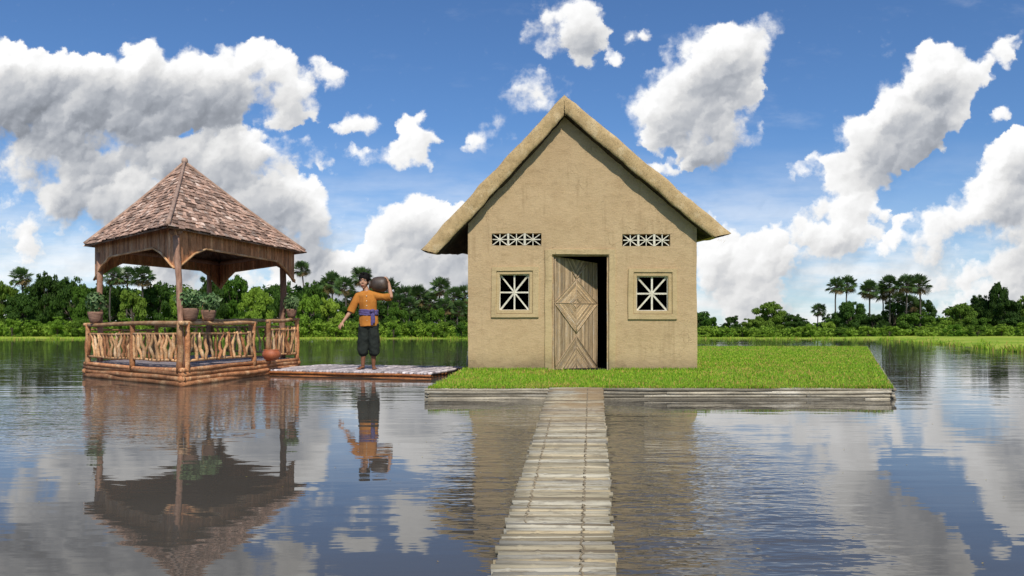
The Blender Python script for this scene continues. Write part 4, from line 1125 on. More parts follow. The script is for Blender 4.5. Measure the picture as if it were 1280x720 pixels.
# plants in bark pots standing on the rail
def leafcloud(mb, n, c, r, size, zlow=-1.0, bias=.35, mats=(0,)):
    for i in range(n):
        v = Vector((random.gauss(0, 1), random.gauss(0, 1), random.gauss(0, 1))).normalized() * random.random() ** bias
        if v.z < zlow: v.z = zlow
        p = Vector(c) + Vector((v.x * r[0], v.y * r[1], v.z * r[2]))
        nrm = (v + Vector((random.gauss(0, .5), random.gauss(0, .5), random.gauss(0, .5) + .3))).normalized()
        a = nrm.cross(Vector((random.gauss(0, 1), random.gauss(0, 1), random.gauss(0, 1)))).normalized(); b = nrm.cross(a)
        s = size * random.uniform(.6, 1.3)
        mb.cur = random.choice(mats)
        mb.add([p - a * s, p - b * s * .45, p + a * s + nrm * s * -.2, p + b * s * .45], [(0, 1, 2, 3)])
    mb.cur = 0
def potted(label, x, y, z, pr, ph, fr, fh, n=420, stake=False):
    fr *= .86; fh *= .85
    t = thing('potted_plant', label, 'plant', (x, y, z), 'plants potted in bark on the gazebo railing')
    mb = MB(); mb.lathe([(pr * .62, 0), (pr * .78, ph * .3), (pr * .95, ph * .75), (pr, ph), (pr * .88, ph), (pr * .86, ph * .85), (.001, ph * .85)], seg=18)
    for v in range(len(mb.v)):
        p = Vector(mb.v[v]); k = 1 + .07 * mnoise.noise(p * 25 + Vector((x, 0, 0))); mb.v[v] = (p.x * k, p.y * k, p.z)
    mb.build('pot', M['basket'], t, True)
    mb = MB(); leafcloud(mb, n, (0, 0, ph + fh * .48), (fr, fr, fh * .55), .042, bias=.45, mats=(0,))
    for i in range(14):
        a = random.random() * 6.28; mb.tube([(0, 0, ph * .8), (math.cos(a) * fr * .4, math.sin(a) * fr * .4, ph + fh * .3), (math.cos(a) * fr * .8, math.sin(a) * fr * .8, ph + fh * random.uniform(.4, .9))], [.006, .004, .002], 4)
    mb.build('foliage', [M['potleaf'], M['potflower']], t, fix=False)
    if stake:
        mb = MB(); mb.log((-.06, -.06, 0), (-.05, -.06, ph + .14), .028, n=5); mb.build('stake', M['gwoodlight'], t, True)
    return t
pl = lerp(B_, A_, .06, 0); potted('bushy plant in a bark pot at the far left corner of the gazebo railing', pl.x + .12, pl.y - .08, .955, .13, .20, .20, .42)
pl = A_.lerp(C_, .06); potted('leafy plant in a wide bark pot beside the front roof post of the gazebo', pl.x - .03, pl.y - .0, .965, .145, .19, .26, .36, 560)
pl = A_.lerp(C_, .19); potted('leafy plant with a pale stake on the middle of the gazebo side rail', pl.x - .03, pl.y, .975, .12, .17, .22, .33, 420, True)
pl = A_.lerp(C_, .93); potted('small plant in a bark pot at the right end of the gazebo railing', pl.x + .0, pl.y, 1.09, .11, .17, .20, .33, 360)
pl = A_.lerp(C_, .66)
cp = thing('clay_bowl', 'round orange clay bowl on the edge of the gazebo deck', 'bowl', (pl.x + .10, pl.y - .02, ZD - .0))
mb = MB(); mb.lathe([(.07, 0), (.125, .03), (.165, .09), (.168, .13), (.145, .175), (.135, .185), (.150, .205), (.138, .207), (.12, .185), (.13, .15), (.12, .06), (.001, .03)], seg=32)
mb.build('bowl_body', M['terracotta'], cp, True)
mb = MB(); mb.lathe([(.128, .14), (.10, .15), (.001, .155)], seg=20); mb.build('soil_fill', M['soil'], cp, True)
#@@PART3@@
# ------------------------------------------------------------------ trees
def np_leaves(P, N, size, v, asp=.5):
    """leaf cards: centres P, normals N"""
    n = len(P); r = rng.normal(size=(n, 3)); a = np.cross(N, r); a /= np.linalg.norm(a, axis=1)[:, None] + 1e-9; b = np.cross(N, a)
    s = (size * rng.uniform(.6, 1.35, n))[:, None]
    bend = N * s * .18
    V = np.stack([P - a * s - bend, P - b * s * asp, P + a * s - bend, P + b * s * asp], 1).reshape(-1, 3)
    F_ = np.arange(n * 4).reshape(n, 4)
    return V, F_, v
def leaf_mesh(name, chunks, mats):
    V = np.concatenate([c[0] for c in chunks]); o = 0; Fs = []; vv = []; mi = []
    for c in chunks:
        Fs.append(c[1] + o); o += len(c[0]); vv.append(c[2]); mi.append(np.full(len(c[1]), c[3] if len(c) > 3 else 0))
    Fs = np.concatenate(Fs); vv = np.concatenate(vv).astype(np.float32); mi = np.concatenate(mi).astype(np.int32)
    me = bpy.data.meshes.new(name); me.vertices.add(len(V)); me.vertices.foreach_set('co', V.astype(np.float32).ravel())
    k = Fs.shape[1]
    me.loops.add(Fs.size); me.loops.foreach_set('vertex_index', Fs.ravel().astype(np.int32))
    me.polygons.add(len(Fs)); me.polygons.foreach_set('loop_start', (np.arange(len(Fs)) * k).astype(np.int32)); me.polygons.foreach_set('loop_total', np.full(len(Fs), k, dtype=np.int32))
    me.update(calc_edges=True)
    at = me.attributes.new('v', 'FLOAT', 'FACE'); at.data.foreach_set('value', vv)
    for m in mats: me.materials.append(m)
    me.polygons.foreach_set('material_index', mi); me.update(); return me
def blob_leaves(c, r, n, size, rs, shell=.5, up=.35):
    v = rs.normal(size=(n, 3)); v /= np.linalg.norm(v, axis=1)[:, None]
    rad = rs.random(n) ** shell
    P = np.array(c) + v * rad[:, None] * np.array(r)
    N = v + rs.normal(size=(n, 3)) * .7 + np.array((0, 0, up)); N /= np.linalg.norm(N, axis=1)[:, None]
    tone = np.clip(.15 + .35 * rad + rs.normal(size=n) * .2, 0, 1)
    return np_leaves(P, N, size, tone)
def broadleaf(seed, wide=.5, nb=26, leaf=.045, low=.12, flat=.8, n_leaf=230):
    """crown and trunk meshes for a tree 1 unit high and 1 unit half-wide"""
    rs = np.random.default_rng(seed); random.seed(seed)
    ch = []; tips = []
    for i in range(nb):
        th = rs.random() * 6.283; u = rs.random() ** .55
        z = low + (1 - low) * (rs.random() ** .8) * .88
        prof = math.sin(math.pi * min(1, max(.06, (z - low) / (1 - low) * .78 + .22))) ** .6
        x, y = math.cos(th) * u * prof * .78, math.sin(th) * u * prof * .78
        rr = rs.uniform(.13, .26) * (1.15 - .35 * z)
        ch.append(blob_leaves((x, y, z), (rr * 1.15, rr * 1.15, rr * flat * .62), int(n_leaf * (rr / .2) ** 2), leaf, rs))
        tips.append((x, y, z))
    # a ragged top
    for i in range(9):
        th = rs.random() * 6.283; u = rs.random() * .5
        ch.append(blob_leaves((math.cos(th) * u, math.sin(th) * u, rs.uniform(.80, .97)), (.12, .12, .05), 60, leaf, rs))
    mb = MB(); mb.tube([(0, 0, -.05), (.01, 0, .15), (rs.normal() * .02, 0, .35), (rs.normal() * .04, .02, .7)], [.05, .035, .028, .01], 8)
    for x, y, z in tips[::2]: 
        z0 = rs.uniform(.12, .45); mb.tube([(0, 0, z0), (x * .5, y * .5, (z0 + z) / 2), (x, y, z)], [.02, .012, .004], 5)
    return leaf_mesh('crown', ch, []), mb.mesh('trunk', M['bark'], True)
def palm(seed, H_=1.0):
    """sugar palm 1 unit high: bare trunk, ball of stiff fan leaves, crown radius about .19"""
    rs = np.random.default_rng(seed); random.seed(seed)
    lean = rs.normal() * .03; bend = rs.normal() * .02
    tb = MB(); tb.tube([(0, 0, -.04), (lean * .3 + bend, 0, .3), (lean * .7 + bend, 0, .6), (lean, 0, .83)], [.016, .011, .010, .012], 8)
    c = np.array((lean, 0, .82)); V = []; Fq = []; vv = []; mi = []
    pet = MB()
    for i in range(40):
        dry = i < 7
        el = R(-62 + 20 * rs.random()) if dry else R(-35 + 118 * ((i - 7) / 33) ** .85 + rs.normal() * 8)
        az = i * 2.4 + rs.random() * .5
        d = np.array((math.cos(az) * math.cos(el), math.sin(az) * math.cos(el), math.sin(el)))
        Lp = rs.uniform(.075, .10) * (.8 if dry else 1)
        hub = c + d * Lp; R_ = rs.uniform(.075, .098)
        side = np.cross(d, (0, 0, 1.0)); side /= np.linalg.norm(side) + 1e-9; upv = np.cross(side, d)
        roll = rs.normal() * .5; side, upv = side * math.cos(roll) + upv * math.sin(roll), upv * math.cos(roll) - side * math.sin(roll)
        pet.tube([tuple(c), tuple(hub)], [.004, .0025], 4)
        seg = 13
        for k in range(seg):
            a = R(-118 + 236 * (k + .5) / seg); wa = R(236 / seg * .40)
            def dirv(q): return d * math.cos(q) + side * math.sin(q)
            Rk = R_ * rs.uniform(.85, 1.05) * (1 - .12 * abs(math.sin(a / 2)))
            fold = upv * R_ * .10
            m_ = hub + dirv(a) * Rk * .72 + fold * (.6 if k % 2 else -.2); tip = hub + dirv(a) * Rk + fold * -.3 - np.array((0, 0, Rk * .08))
            V += [hub, hub + dirv(a - wa) * Rk * .62, tip, hub + dirv(a + wa) * Rk * .62]
            o = len(V) - 4; Fq.append((o, o + 1, o + 2, o + 3)); vv.append(np.clip(rs.normal(.45, .25), 0, 1)); mi.append(1 if dry else 0)
    me = leaf_mesh('crown', [(np.array(V), np.array(Fq), np.array(vv))], [M['palmleaf'], M['palmdry']])
    me.polygons.foreach_set('material_index', mi)
    return me, tb.mesh('trunk', M['palmbark'], True), pet.mesh('leaf_stalk', M['palmbark'], True)
TREES = [broadleaf(100 + i, nb=30 + 4 * i, n_leaf=460, leaf=.033) for i in range(5)] + [broadleaf(200 + i, nb=22, low=.05, leaf=.045, flat=1.0, n_leaf=380) for i in range(3)]
PALMS = [palm(300 + i) for i in range(5)]
crown_cache = {}
def crown(i, mat):
    if (i, mat) not in crown_cache:
        me = TREES[i][0].copy(); me.materials.append(M[mat]); crown_cache[(i, mat)] = me
    return crown_cache[(i, mat)]
random.seed(99)
def put_tree(px, top, hw, var, mat, Y, label, group, cat='tree', name='broadleaf_tree'):
    x = gx(px, Y); z = ground_z(x, Y) - .05; h = gz(top, Y) - z; w = hw / F * Y
    t = thing(name, label, cat, (x, Y, z), group, random.random() * 6.28); t.scale = (w, w, h)
    link('crown', crown(var, mat), t); link('trunk', TREES[var][1], t); return t
def put_palm(px, top, cr, Y, label, group, rz=None, name='fan_palm'):
    x = gx(px, Y); z = ground_z(x, Y) - .05; h = gz(top, Y) - z; w = cr * 1.28 / F * Y / .185
    t = thing(name, label, 'palm tree', (x, Y, z), group, random.random() * 6.28 if rz is None else rz); t.scale = (w, w, h)
    # the crown stays round whatever the height of the trunk
    c_, tr, st = PALMS[random.randrange(len(PALMS))]
    o = link('crown', c_, t); s = w / h; o.scale = (1, 1, s); o.location = (0, 0, (.985 - .985 * s))
    o2 = link('leaf_stalks', st, t); o2.scale = o.scale; o2.location = o.location
    o3 = link('trunk', tr, t); o3.scale = (1, 1, (o.location[2] + .82 * s) / .82)
    return t
GL, GR = 'broadleaf trees along the far left bank', 'broadleaf trees along the far right bank'
PLg, PRg = 'fan palms on the far left bank', 'fan palms on the far right bank'
D, Mi_, Br = 'leafdark', 'leafmid', 'leafbright'
left = [
 (4, 350, 24, 0, Mi_, 112, 'green tree cut by the left edge of the picture'),
 (58, 341, 26, 1, D, 118, 'tall dark rounded tree just right of the leftmost fan palm'),
 (90, 345, 27, 2, D, 116, 'dark spreading tree directly left of the gazebo'),
 (104, 356, 20, 3, Mi_, 108, 'mid green tree half hidden by the left post of the gazebo'),
 (30, 366, 26, 4, D, 106, 'low dark tree under the leftmost fan palm'),
 (135, 352, 27, 0, D, 118, 'dark tree seen through the gazebo behind its left railing'),
 (165, 362, 26, 5, Mi_, 106, 'mid green tree seen through the gazebo below three palm trunks'),
 (198, 352, 27, 1, D, 116, 'dark tree seen through the gazebo left of its front post'),
 (232, 357, 22, 6, Br, 104, 'light green tree seen between the front and back posts of the gazebo'),
 (262, 345, 27, 2, D, 116, 'tall dark tree right of the gazebo back post'),
 (293, 344, 30, 3, Mi_, 120, 'tallest domed tree seen under the right eave of the gazebo'),
 (322, 358, 26, 4, Br, 106, 'bright yellowish green tree in front of the tall domed tree'),
 (350, 350, 24, 0, D, 118, 'dark tree behind the right post of the gazebo'),
 (392, 352, 26, 1, D, 120, 'dark rounded tree just right of the gazebo roof tip'),
 (386, 368, 25, 5, Br, 100, 'bright green feathery tree right of the gazebo by the bank'),
 (412, 372, 22, 6, Br, 103, 'bright green tree between the gazebo and the boy'),
 (440, 378, 25, 2, D, 112, 'dark tree behind the boy'),
 (472, 378, 22, 3, D, 114, 'dark tree right of the boy below the clay jar'),
 (496, 378, 20, 7, Mi_, 104, 'low green tree first right of the boy'),
 (520, 384, 24, 4, D, 112, 'dark tree midway between the boy and the house'),
 (545, 385, 20, 5, Mi_, 103, 'small round olive green tree between the boy and the house'),
 (566, 385, 22, 0, D, 112, 'dark tree just left of the house wall'),
 (596, 386, 24, 1, D, 112, 'dark tree half covered by the left wall of the house'),
]
for a in left: put_tree(*a[:6], a[6], GL)
right = [
 (868, 394, 20, 2, D, 112, 'dark tree half covered by the right wall of the house'),
 (888, 396, 15, 5, Mi_, 104, 'small tree first right of the house'),
 (915, 394, 15, 0, D, 112, 'small dark round tree standing apart right of the house'),
 (940, 398, 17, 6, Mi_, 104, 'low green tree left of the tallest tree between house and palms'),
 (963, 377, 27, 3, Mi_, 110, 'large spreading tree midway between the house and the lone fan palm'),
 (988, 392, 20, 1, D, 108, 'dark tree leaning against the large spreading tree'),
 (1005, 398, 13, 7, D, 106, 'small dark tree left of the lone fan palm'),
 (1034, 402, 15, 5, Br, 102, 'light green low tree at the foot of the lone fan palm'),
 (1064, 376, 24, 4, D, 106, 'dark tree at the foot of the twin fan palms'),
 (1092, 392, 20, 2, D, 104, 'dark low tree between the twin palms and the palm cluster'),
 (1118, 376, 24, 0, D, 112, 'dark tree below the palm cluster'),
 (1152, 374, 24, 1, D, 114, 'dark tree behind the two rightmost fan palms'),
 (1144, 390, 26, 6, Mi_, 100, 'broad green tree in front of the rightmost fan palms'),
 (1178, 397, 18, 7, Br, 98, 'light green low tree right of the palm cluster'),
 (1203, 379, 24, 3, Mi_, 100, 'conical mid green tree right of the palm cluster'),
 (1226, 368, 22, 2, D, 104, 'dark tree left of the tall narrow tree near the right edge'),
 (1247, 352, 17, 4, D, 102, 'tallest narrow dark tree near the right edge'),
 (1262, 372, 25, 0, D, 98, 'big dark round tree below the tall narrow tree'),
 (1228, 397, 20, 5, Mi_, 94, 'low green tree at the bank near the right edge'),
 (1288, 368, 26, 1, Mi_, 98, 'green tree cut by the right edge of the picture'),
 (1268, 396, 22, 6, D, 92, 'low dark tree nearest the right edge by the meadow'),
]
for a in right: put_tree(*a[:6], a[6], GR)
palms_l = [
 (26, 331, 13, 110, 'leftmost fan palm standing above the bushes near the left edge'),
 (140, 328, 14, 113, 'fan palm seen through the gazebo, left one of three'),
 (157, 330, 13, 116, 'fan palm seen through the gazebo, middle one of three'),
 (181, 328, 15, 112, 'fan palm seen through the gazebo, right one of three'),
 (378, 323, 11, 125, 'small round fan palm just right of the gazebo roof tip'),
 (415, 336, 15, 116, 'fan palm left of the boy, the left one of a pair'),
 (431, 342, 14, 114, 'fan palm left of the boy, the right one of a pair'),
 (453, 330, 14, 118, 'fan palm right behind the head of the boy'),
 (487, 344, 15, 114, 'fan palm just right of the clay jar'),
 (504, 353, 14, 110, 'low fan palm second right of the boy'),
 (523, 353, 15, 112, 'fan palm midway between the boy and the house'),
 (550, 343, 14, 114, 'tallest fan palm between the boy and the house'),
 (566, 356, 13, 112, 'fan palm second left of the house wall'),
 (580, 353, 14, 114, 'fan palm touching the left wall of the house'),
 (440, 360, 13, 118, 'low fan palm hidden behind the left shoulder of the boy'),
 (470, 354, 13, 120, 'fan palm partly hidden by the clay jar'),
 (496, 364, 13, 106, 'short fan palm in front of the row right of the boy'),
 (513, 368, 12, 106, 'short fan palm leaning in front of the middle of the row'),
 (536, 362, 13, 119, 'fan palm in the back of the row left of the tallest palm'),
 (558, 369, 12, 106, 'short fan palm right below the tallest palm by the house'),
 (573, 373, 11, 105, 'shortest fan palm close to the house wall'),
 (404, 348, 13, 122, 'fan palm rising behind the bright feathery tree'),
]
for a in palms_l: put_palm(*a[:4], a[4], PLg)
palms_r = [
 (1023, 377, 9.5, 116, 'lone small fan palm right of the large spreading tree'),
 (1046, 343, 12, 108, 'left one of the twin fan palms'),
 (1059, 342, 12, 110, 'right one of the twin fan palms'),
 (1087, 347, 13, 108, 'leftmost fan palm of the tall cluster on the right'),
 (1102, 352, 12, 112, 'fan palm second from the left in the tall cluster'),
 (1111, 341, 13, 110, 'fan palm in the middle of the tall cluster'),
 (1121, 362, 12, 114, 'low fan palm hidden in the middle of the tall cluster'),
 (1131, 340, 13, 108, 'second fan palm from the right in the tall cluster'),
 (1149, 340, 14, 109, 'rightmost fan palm of the tall cluster'),
 (1138, 366, 12, 113, 'low fan palm under the two rightmost palms'),
]
for a in palms_r: put_palm(*a[:4], a[4], PRg)
# bushes at the water side
random.seed(5)
bush_spec = [(15, 398, 15), (42, 400, 16), (72, 396, 17), (99, 399, 14), (128, 400, 15), (158, 398, 16), (190, 402, 16), (215, 397, 15), (243, 400, 15), (272, 398, 15), (300, 402, 15), (330, 400, 15), (358, 402, 14), (420, 398, 15), (448, 402, 13), (492, 403, 13), (514, 401, 12), (541, 404, 12), (556, 402, 11), (577, 403, 12),
             (880, 408, 13), (905, 410, 13), (928, 409, 13), (952, 411, 13), (1000, 408, 13), (1013, 404, 13), (1050, 409, 13), (1085, 408, 14), (1112, 407, 14), (1160, 406, 14), (1192, 405, 15), (1222, 406, 14), (1252, 405, 15), (1282, 403, 16)]
for i, (px, top, hw) in enumerate(bush_spec):
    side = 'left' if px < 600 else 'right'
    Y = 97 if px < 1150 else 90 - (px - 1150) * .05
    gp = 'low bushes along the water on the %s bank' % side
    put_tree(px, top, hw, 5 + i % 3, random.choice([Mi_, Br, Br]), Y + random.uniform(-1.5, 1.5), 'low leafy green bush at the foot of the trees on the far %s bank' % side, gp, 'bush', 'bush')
# the wood behind, one mass nobody could count
def wood(name, spans, label, mat, size, dens, seed):
    rs = np.random.default_rng(seed); ch = []
    for p0, p1, Ya, Yb, t0, t1 in spans:
        n = int((p1 - p0) * dens)
        for i in range(n):
            px = rs.uniform(p0, p1); Y = rs.uniform(Ya, Yb); x = gx(px, Y); z0 = ground_z(x, Y)
            top = gz(t0 + (t1 - t0) * rs.random() ** .7, Y); zc = z0 + (top - z0) * rs.random() ** .6
            r_ = rs.uniform(.7, 1.5) * (size / .3)
            ch.append(blob_leaves((x, Y, zc - r_ * .35), (r_, r_, r_ * .6), 46, size, rs))
    me = leaf_mesh(name, ch, [M[mat]]); o = link(name, me); tag(o, label, None, None, 'stuff'); return o
wood('woodland', [(-160, 400, 122, 136, 372, 355), (400, 620, 122, 134, 388, 372), (600, 880, 118, 128, 396, 384), (860, 1030, 116, 126, 414, 404), (1030, 1200, 112, 124, 408, 392), (1190, 1440, 104, 118, 394, 378)], 'dense dark wood behind the trees on the far bank', D, .34, 1.5, 1)
wood('undergrowth', [(-140, 620, 97, 106, 412, 400), (860, 1160, 97, 104, 415, 408), (1150, 1420, 88, 96, 414, 406)], 'bright green undergrowth at the foot of the far trees', Br, .16, 1.6, 2)

# rough grass and reeds fringing the banks
rs = np.random.default_rng(5); V = []; Fq = []; vv = []; mi = []
for i in range(15000):
    px = rs.uniform(-60, 1340); a = math.atan((px - 640) / 1000); clump = mnoise.noise(Vector((px * .05, 0, 2)))
    if rs.random() > .55 + clump: continue
    near = rs.random() < .75
    d_ = rs.uniform(-.15, .9) if near else rs.uniform(.5, 14)
    r_ = shore_r(a) + d_; x, y = r_ * math.sin(a), r_ * math.cos(a); z = ground_z(x, y) if d_ > 0 else -.02
    h = rs.uniform(.06, .22) * (1.3 + clump) * (1 if near else .7); w = rs.uniform(.012, .035); t_ = rs.random() * 3.14
    dx, dy = math.cos(t_) * w, math.sin(t_) * w; lx, ly = rs.normal() * h * .35, rs.normal() * h * .35; o = len(V)
    V += [(x - dx, y - dy, z - .02), (x + dx, y + dy, z - .02), (x + lx + dx * .3, y + ly + dy * .3, z + h), (x + lx - dx * .3, y + ly - dy * .3, z + h)]
    Fq.append((o, o + 1, o + 2, o + 3)); vv.append(rs.random()); mi.append(1 if rs.random() < .18 else 0)
me = leaf_mesh('bank_grass', [(np.array(V), np.array(Fq), np.array(vv))], [M['grass'], M['straw']]); me.polygons.foreach_set('material_index', mi)
tag(link('bank_grass', me), 'rough grass and reeds fringing the far bank', None, None, 'stuff')

# small floating leaves on the water
mb = MB(); random.seed(3)
for i in range(90):
    Y = random.uniform(2.3, 9) ; x = random.uniform(-.62, .62) * Y
    l, r_ = wl(Y)
    if l - .05 < x < r_ + .05: continue
    s = random.uniform(.003, .009); a = random.random() * 6.28
    mb.add([(x + s * math.cos(a), Y + s * math.sin(a), .003), (x - s * .4 * math.sin(a), Y + s * .4 * math.cos(a), .0045), (x - s * math.cos(a), Y - s * math.sin(a), .003), (x + s * .4 * math.sin(a), Y - s * .4 * math.cos(a), .0045)], [(0, 1, 2, 3)])
o = mb.build('floating_leaves', M['straw'], None, fix=False); tag(o, 'tiny dry leaf flecks scattered on the water', None, None, 'stuff')

# ------------------------------------------------------------------ the boy with the jar
random.seed(21)
PX, PY = gx(461, 14.9), 14.9
PO = (PX, PY, .105)
boy = thing('person', 'barefoot boy in an orange shirt with blue sash, carrying a clay jar on his shoulder', 'person', PO)
def bz(z): return z
body = MB()
hc = Vector((-.085, -.01, 1.655)); hr = Matrix.Rotation(R(-2), 3, 'Z') @ Matrix.Rotation(R(5), 3, 'Y') @ Matrix.Rotation(R(4), 3, 'X')
def hp(x, y, z): return hc + hr @ Vector((x, y, z))
body.ball(hp(0, .015, .035), (.088, .108, .112), hr, 20, 14)              # skull
body.ball(hp(0, -.022, -.055), (.068, .078, .092), hr, 20, 14)          # face
body.ball(hp(0, -.058, -.125), (.028, .026, .022), hr)                    # chin
body.ball(hp(-.040, -.060, -.052), (.028, .026, .028), hr); body.ball(hp(.040, -.060, -.052), (.028, .026, .028), hr)
body.tube([hp(0, -.088, .01), hp(0, -.108, -.035), hp(0, -.104, -.05)], [.010, .014, .012], 8)
body.ball(hp(-.012, -.096, -.048), .011, hr); body.ball(hp(.012, -.096, -.048), .011, hr)
body.tube([hp(-.050, -.080, .024), hp(0, -.096, .026), hp(.050, -.080, .024)], [.010, .010, .010], 8)
body.tube([hp(-.022, -.088, -.085), hp(0, -.098, -.083), hp(.022, -.088, -.085)], [.006, .009, .006], 8)
body.tube([hp(-.020, -.086, -.097), hp(0, -.096, -.098), hp(.020, -.086, -.097)], [.006, .009, .006], 8)
for s in (-1, 1): body.ball(hp(s * .088, .012, -.022), (.011, .022, .034), hr)
body.tube([hp(0, .02, -.07), (-.045, .01, 1.47), (-.03, .01, 1.38)], [.050, .048, .065], 14)   # neck
body.tube([(-.03, .01, 1.41), (-.02, .0, 1.28), (-.015, 0, 1.10), (-.005, 0, .98), (0, 0, .86)], [.10, .135, .115, .115, .125], 16, flat=.72)
body.tube([(-.215, .01, 1.36), (0, .01, 1.385), (.175, .01, 1.36)], [.055, .075, .055], 14)
# arms
shL, elL, wrL = Vector((-.225, .01, 1.355)), Vector((-.315, -.03, 1.10)), Vector((-.465, -.10, .875))
shR, elR, wrR = Vector((.185, .01, 1.36)), Vector((.425, -.06, 1.355)), Vector((.375, -.02, 1.61))
def limb(p, q, r0, r1_, r2, side=(0, 0, 0)):
    m = p.lerp(q, .4) + Vector(side); body.tube([p, m, q], [r0, r1_, r2], 12)
limb(shL, elL, .048, .044, .034); limb(elL, wrL, .036, .037, .023); body.ball(elL, .036)
limb(shR, elR, .048, .044, .034); limb(elR, wrR, .036, .037, .023); body.ball(elR, .036)
# legs
for s, hxx, ax, ay in ((-1, -.085, -.105, -.03), (1, .085, .085, .02)):
    hip, kn, an = Vector((hxx, 0, .86)), Vector((hxx * 1.05, -.03 + ay * .3, .47)), Vector((ax, ay, .075))
    body.tube([hip, hip.lerp(kn, .5), kn], [.078, .066, .052], 14); body.tube([kn, kn.lerp(an, .35) + Vector((0, .02, 0)), an], [.052, .053, .032], 14)
    body.ball(an + Vector((0, .012, -.02)), (.034, .04, .045))
    tx = s * .05
    body.tube([an + Vector((0, .03, -.045)), an + Vector((tx * .4, -.06, -.038)), an + Vector((tx, -.135, -.055))], [.030, .036, .030], 12, flat=.7)
    for k in range(5):
        o = (k - 2) * .0155 * (1 if s > 0 else 1); big = (k == (0 if s > 0 else 4))
        b0 = an + Vector((tx + o, -.135, -.057)); body.tube([b0, b0 + Vector((o * .2, -.045 if big else -.036 + abs(k - 2) * -.001, -.004))], [.011, .012 if big else .0085], 8)
def hand(wr, fwd, palmn, curl, spread=.12, thumb=1, sc_=1.0):
    """palm, four fingers of unequal length and a thumb from the side of the palm"""
    f = fwd.normalized(); n = palmn - f * palmn.dot(f); n.normalize(); s = f.cross(n)
    pc = wr + f * .045 * sc_
    body.tube([wr - f * .01, wr + f * .02 * sc_, pc + f * .01, wr + f * .082 * sc_], [.022, .028 * sc_, .035 * sc_, .033 * sc_], 12, flat=1) if False else None
    Mx = Matrix((s, f, n)).transposed()
    body.ball(pc, (.037 * sc_, .050 * sc_, .017 * sc_), Mx, 14, 10); body.tube([wr - f * .02, wr + f * .02], [.022, .024], 10)
    lens = [.066, .076, .070, .055]
    for k in range(4):
        o = (k - 1.5) * .0185 * sc_ * thumb
        p = pc + s * o * -1 + f * .036 * sc_; d = (f + s * (-(k - 1.5) * spread * thumb)).normalized(); pts = [p - f * .012]; L_ = lens[k] * sc_; a = 0
        for j, fr in enumerate((.42, .32, .26)):
            a += curl * (1 if j else .8); dd = d * math.cos(a) + n * math.sin(a); pts.append(pts[-1] + dd * L_ * fr + (f * .012 if j == 0 else Vector((0, 0, 0))))
        body.tube(pts, [.0098, .0095, .0088, .0072], 8)
    tb = pc - f * .022 * sc_ + s * .028 * sc_ * thumb
    t1 = tb + (s * thumb * .75 + f * .6 + n * .25).normalized() * .036 * sc_; t2 = t1 + (s * thumb * .25 + f * .9 + n * .45).normalized() * .030 * sc_
    body.tube([tb, t1, t2], [.014, .0115, .009], 8)
hand(wrL, wrL - elL + Vector((-.02, 0, -.03)), Vector((.3, .6, -.5)), .35, thumb=1)
jc = Vector((.185, .02, 1.585)); jr = .145
# right hand laid over the base end of the jar
hand(wrR, Vector((-.28, -.02, .72)), Vector((-.9, .1, -.15)), .42, thumb=-1)
bo = voxel(body, 'body', [M['skin']], boy, .0052, 3)
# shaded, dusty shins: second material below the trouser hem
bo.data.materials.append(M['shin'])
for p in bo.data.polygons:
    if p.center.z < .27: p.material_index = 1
    p.use_smooth = True
# face details
for s in (-1, 1):
    mb = MB(); mb.ball(hp(s * .034, -.083, .001), (.0125, .007, .0065), hr, 12, 8); e = mb.build('eye', M['eyew'], boy, True)
    mb = MB(); mb.ball(hp(s * .034 - .003, -.0885, .001), (.0058, .003, .0058), hr, 12, 8); mb.build('iris', M['eyed'], e, True)
    mb = MB(); mb.tube([hp(s * .016, -.099, .030), hp(s * .034, -.097, .036), hp(s * .055, -.082, .029)], [.003, .0045, .002], 6); mb.build('eyebrow', M['hair'], boy, True)
mb = MB(); mb.tube([hp(-.020, -.094, -.091), hp(-.007, -.103, -.087), hp(.007, -.103, -.087), hp(.020, -.094, -.091)], [.003, .0052, .0052, .003], 8); mb.tube([hp(-.016, -.095, -.096), hp(0, -.103, -.0985), hp(.016, -.095, -.096)], [.003, .0055, .003], 8); mb.build('lips', M['lip'], boy, True)
# hair: a cap with a fringe of locks
mb = MB(); mb.ball(hp(0, .026, .048), (.106, .119, .108), hr, 26, 18)
mb.ball(hp(0, .062, -.01), (.090, .080, .105), hr, 20, 14)
for i in range(46):
    a = R(-100 + 200 * i / 45); q = Vector((math.sin(a) * .086, -math.cos(a) * .086 + .01, .095)); e = Vector((math.sin(a + random.uniform(-.15, .2)) * .095, -math.cos(a) * .106 + .008, .042 + random.uniform(-.018, .014) - .035 * abs(math.sin(a)) ** 3))
    q.z = .085; mb.tube([hp(*(q * .8 + Vector((0, 0, .02)))), hp(*q.lerp(e, .5)), hp(*e)], [.016, .014, .005], 6)
for i in range(26):
    a = random.uniform(0, 6.28); q = Vector((math.sin(a) * .06, math.cos(a) * .07 + .02, .120)); mb.tube([hp(*q), hp(*(q + Vector((random.gauss(0, .03), random.gauss(0, .03), .012))))], [.018, .006], 6)
ho = voxel(mb, 'hair', [M['hair']], boy, .0055, 1)
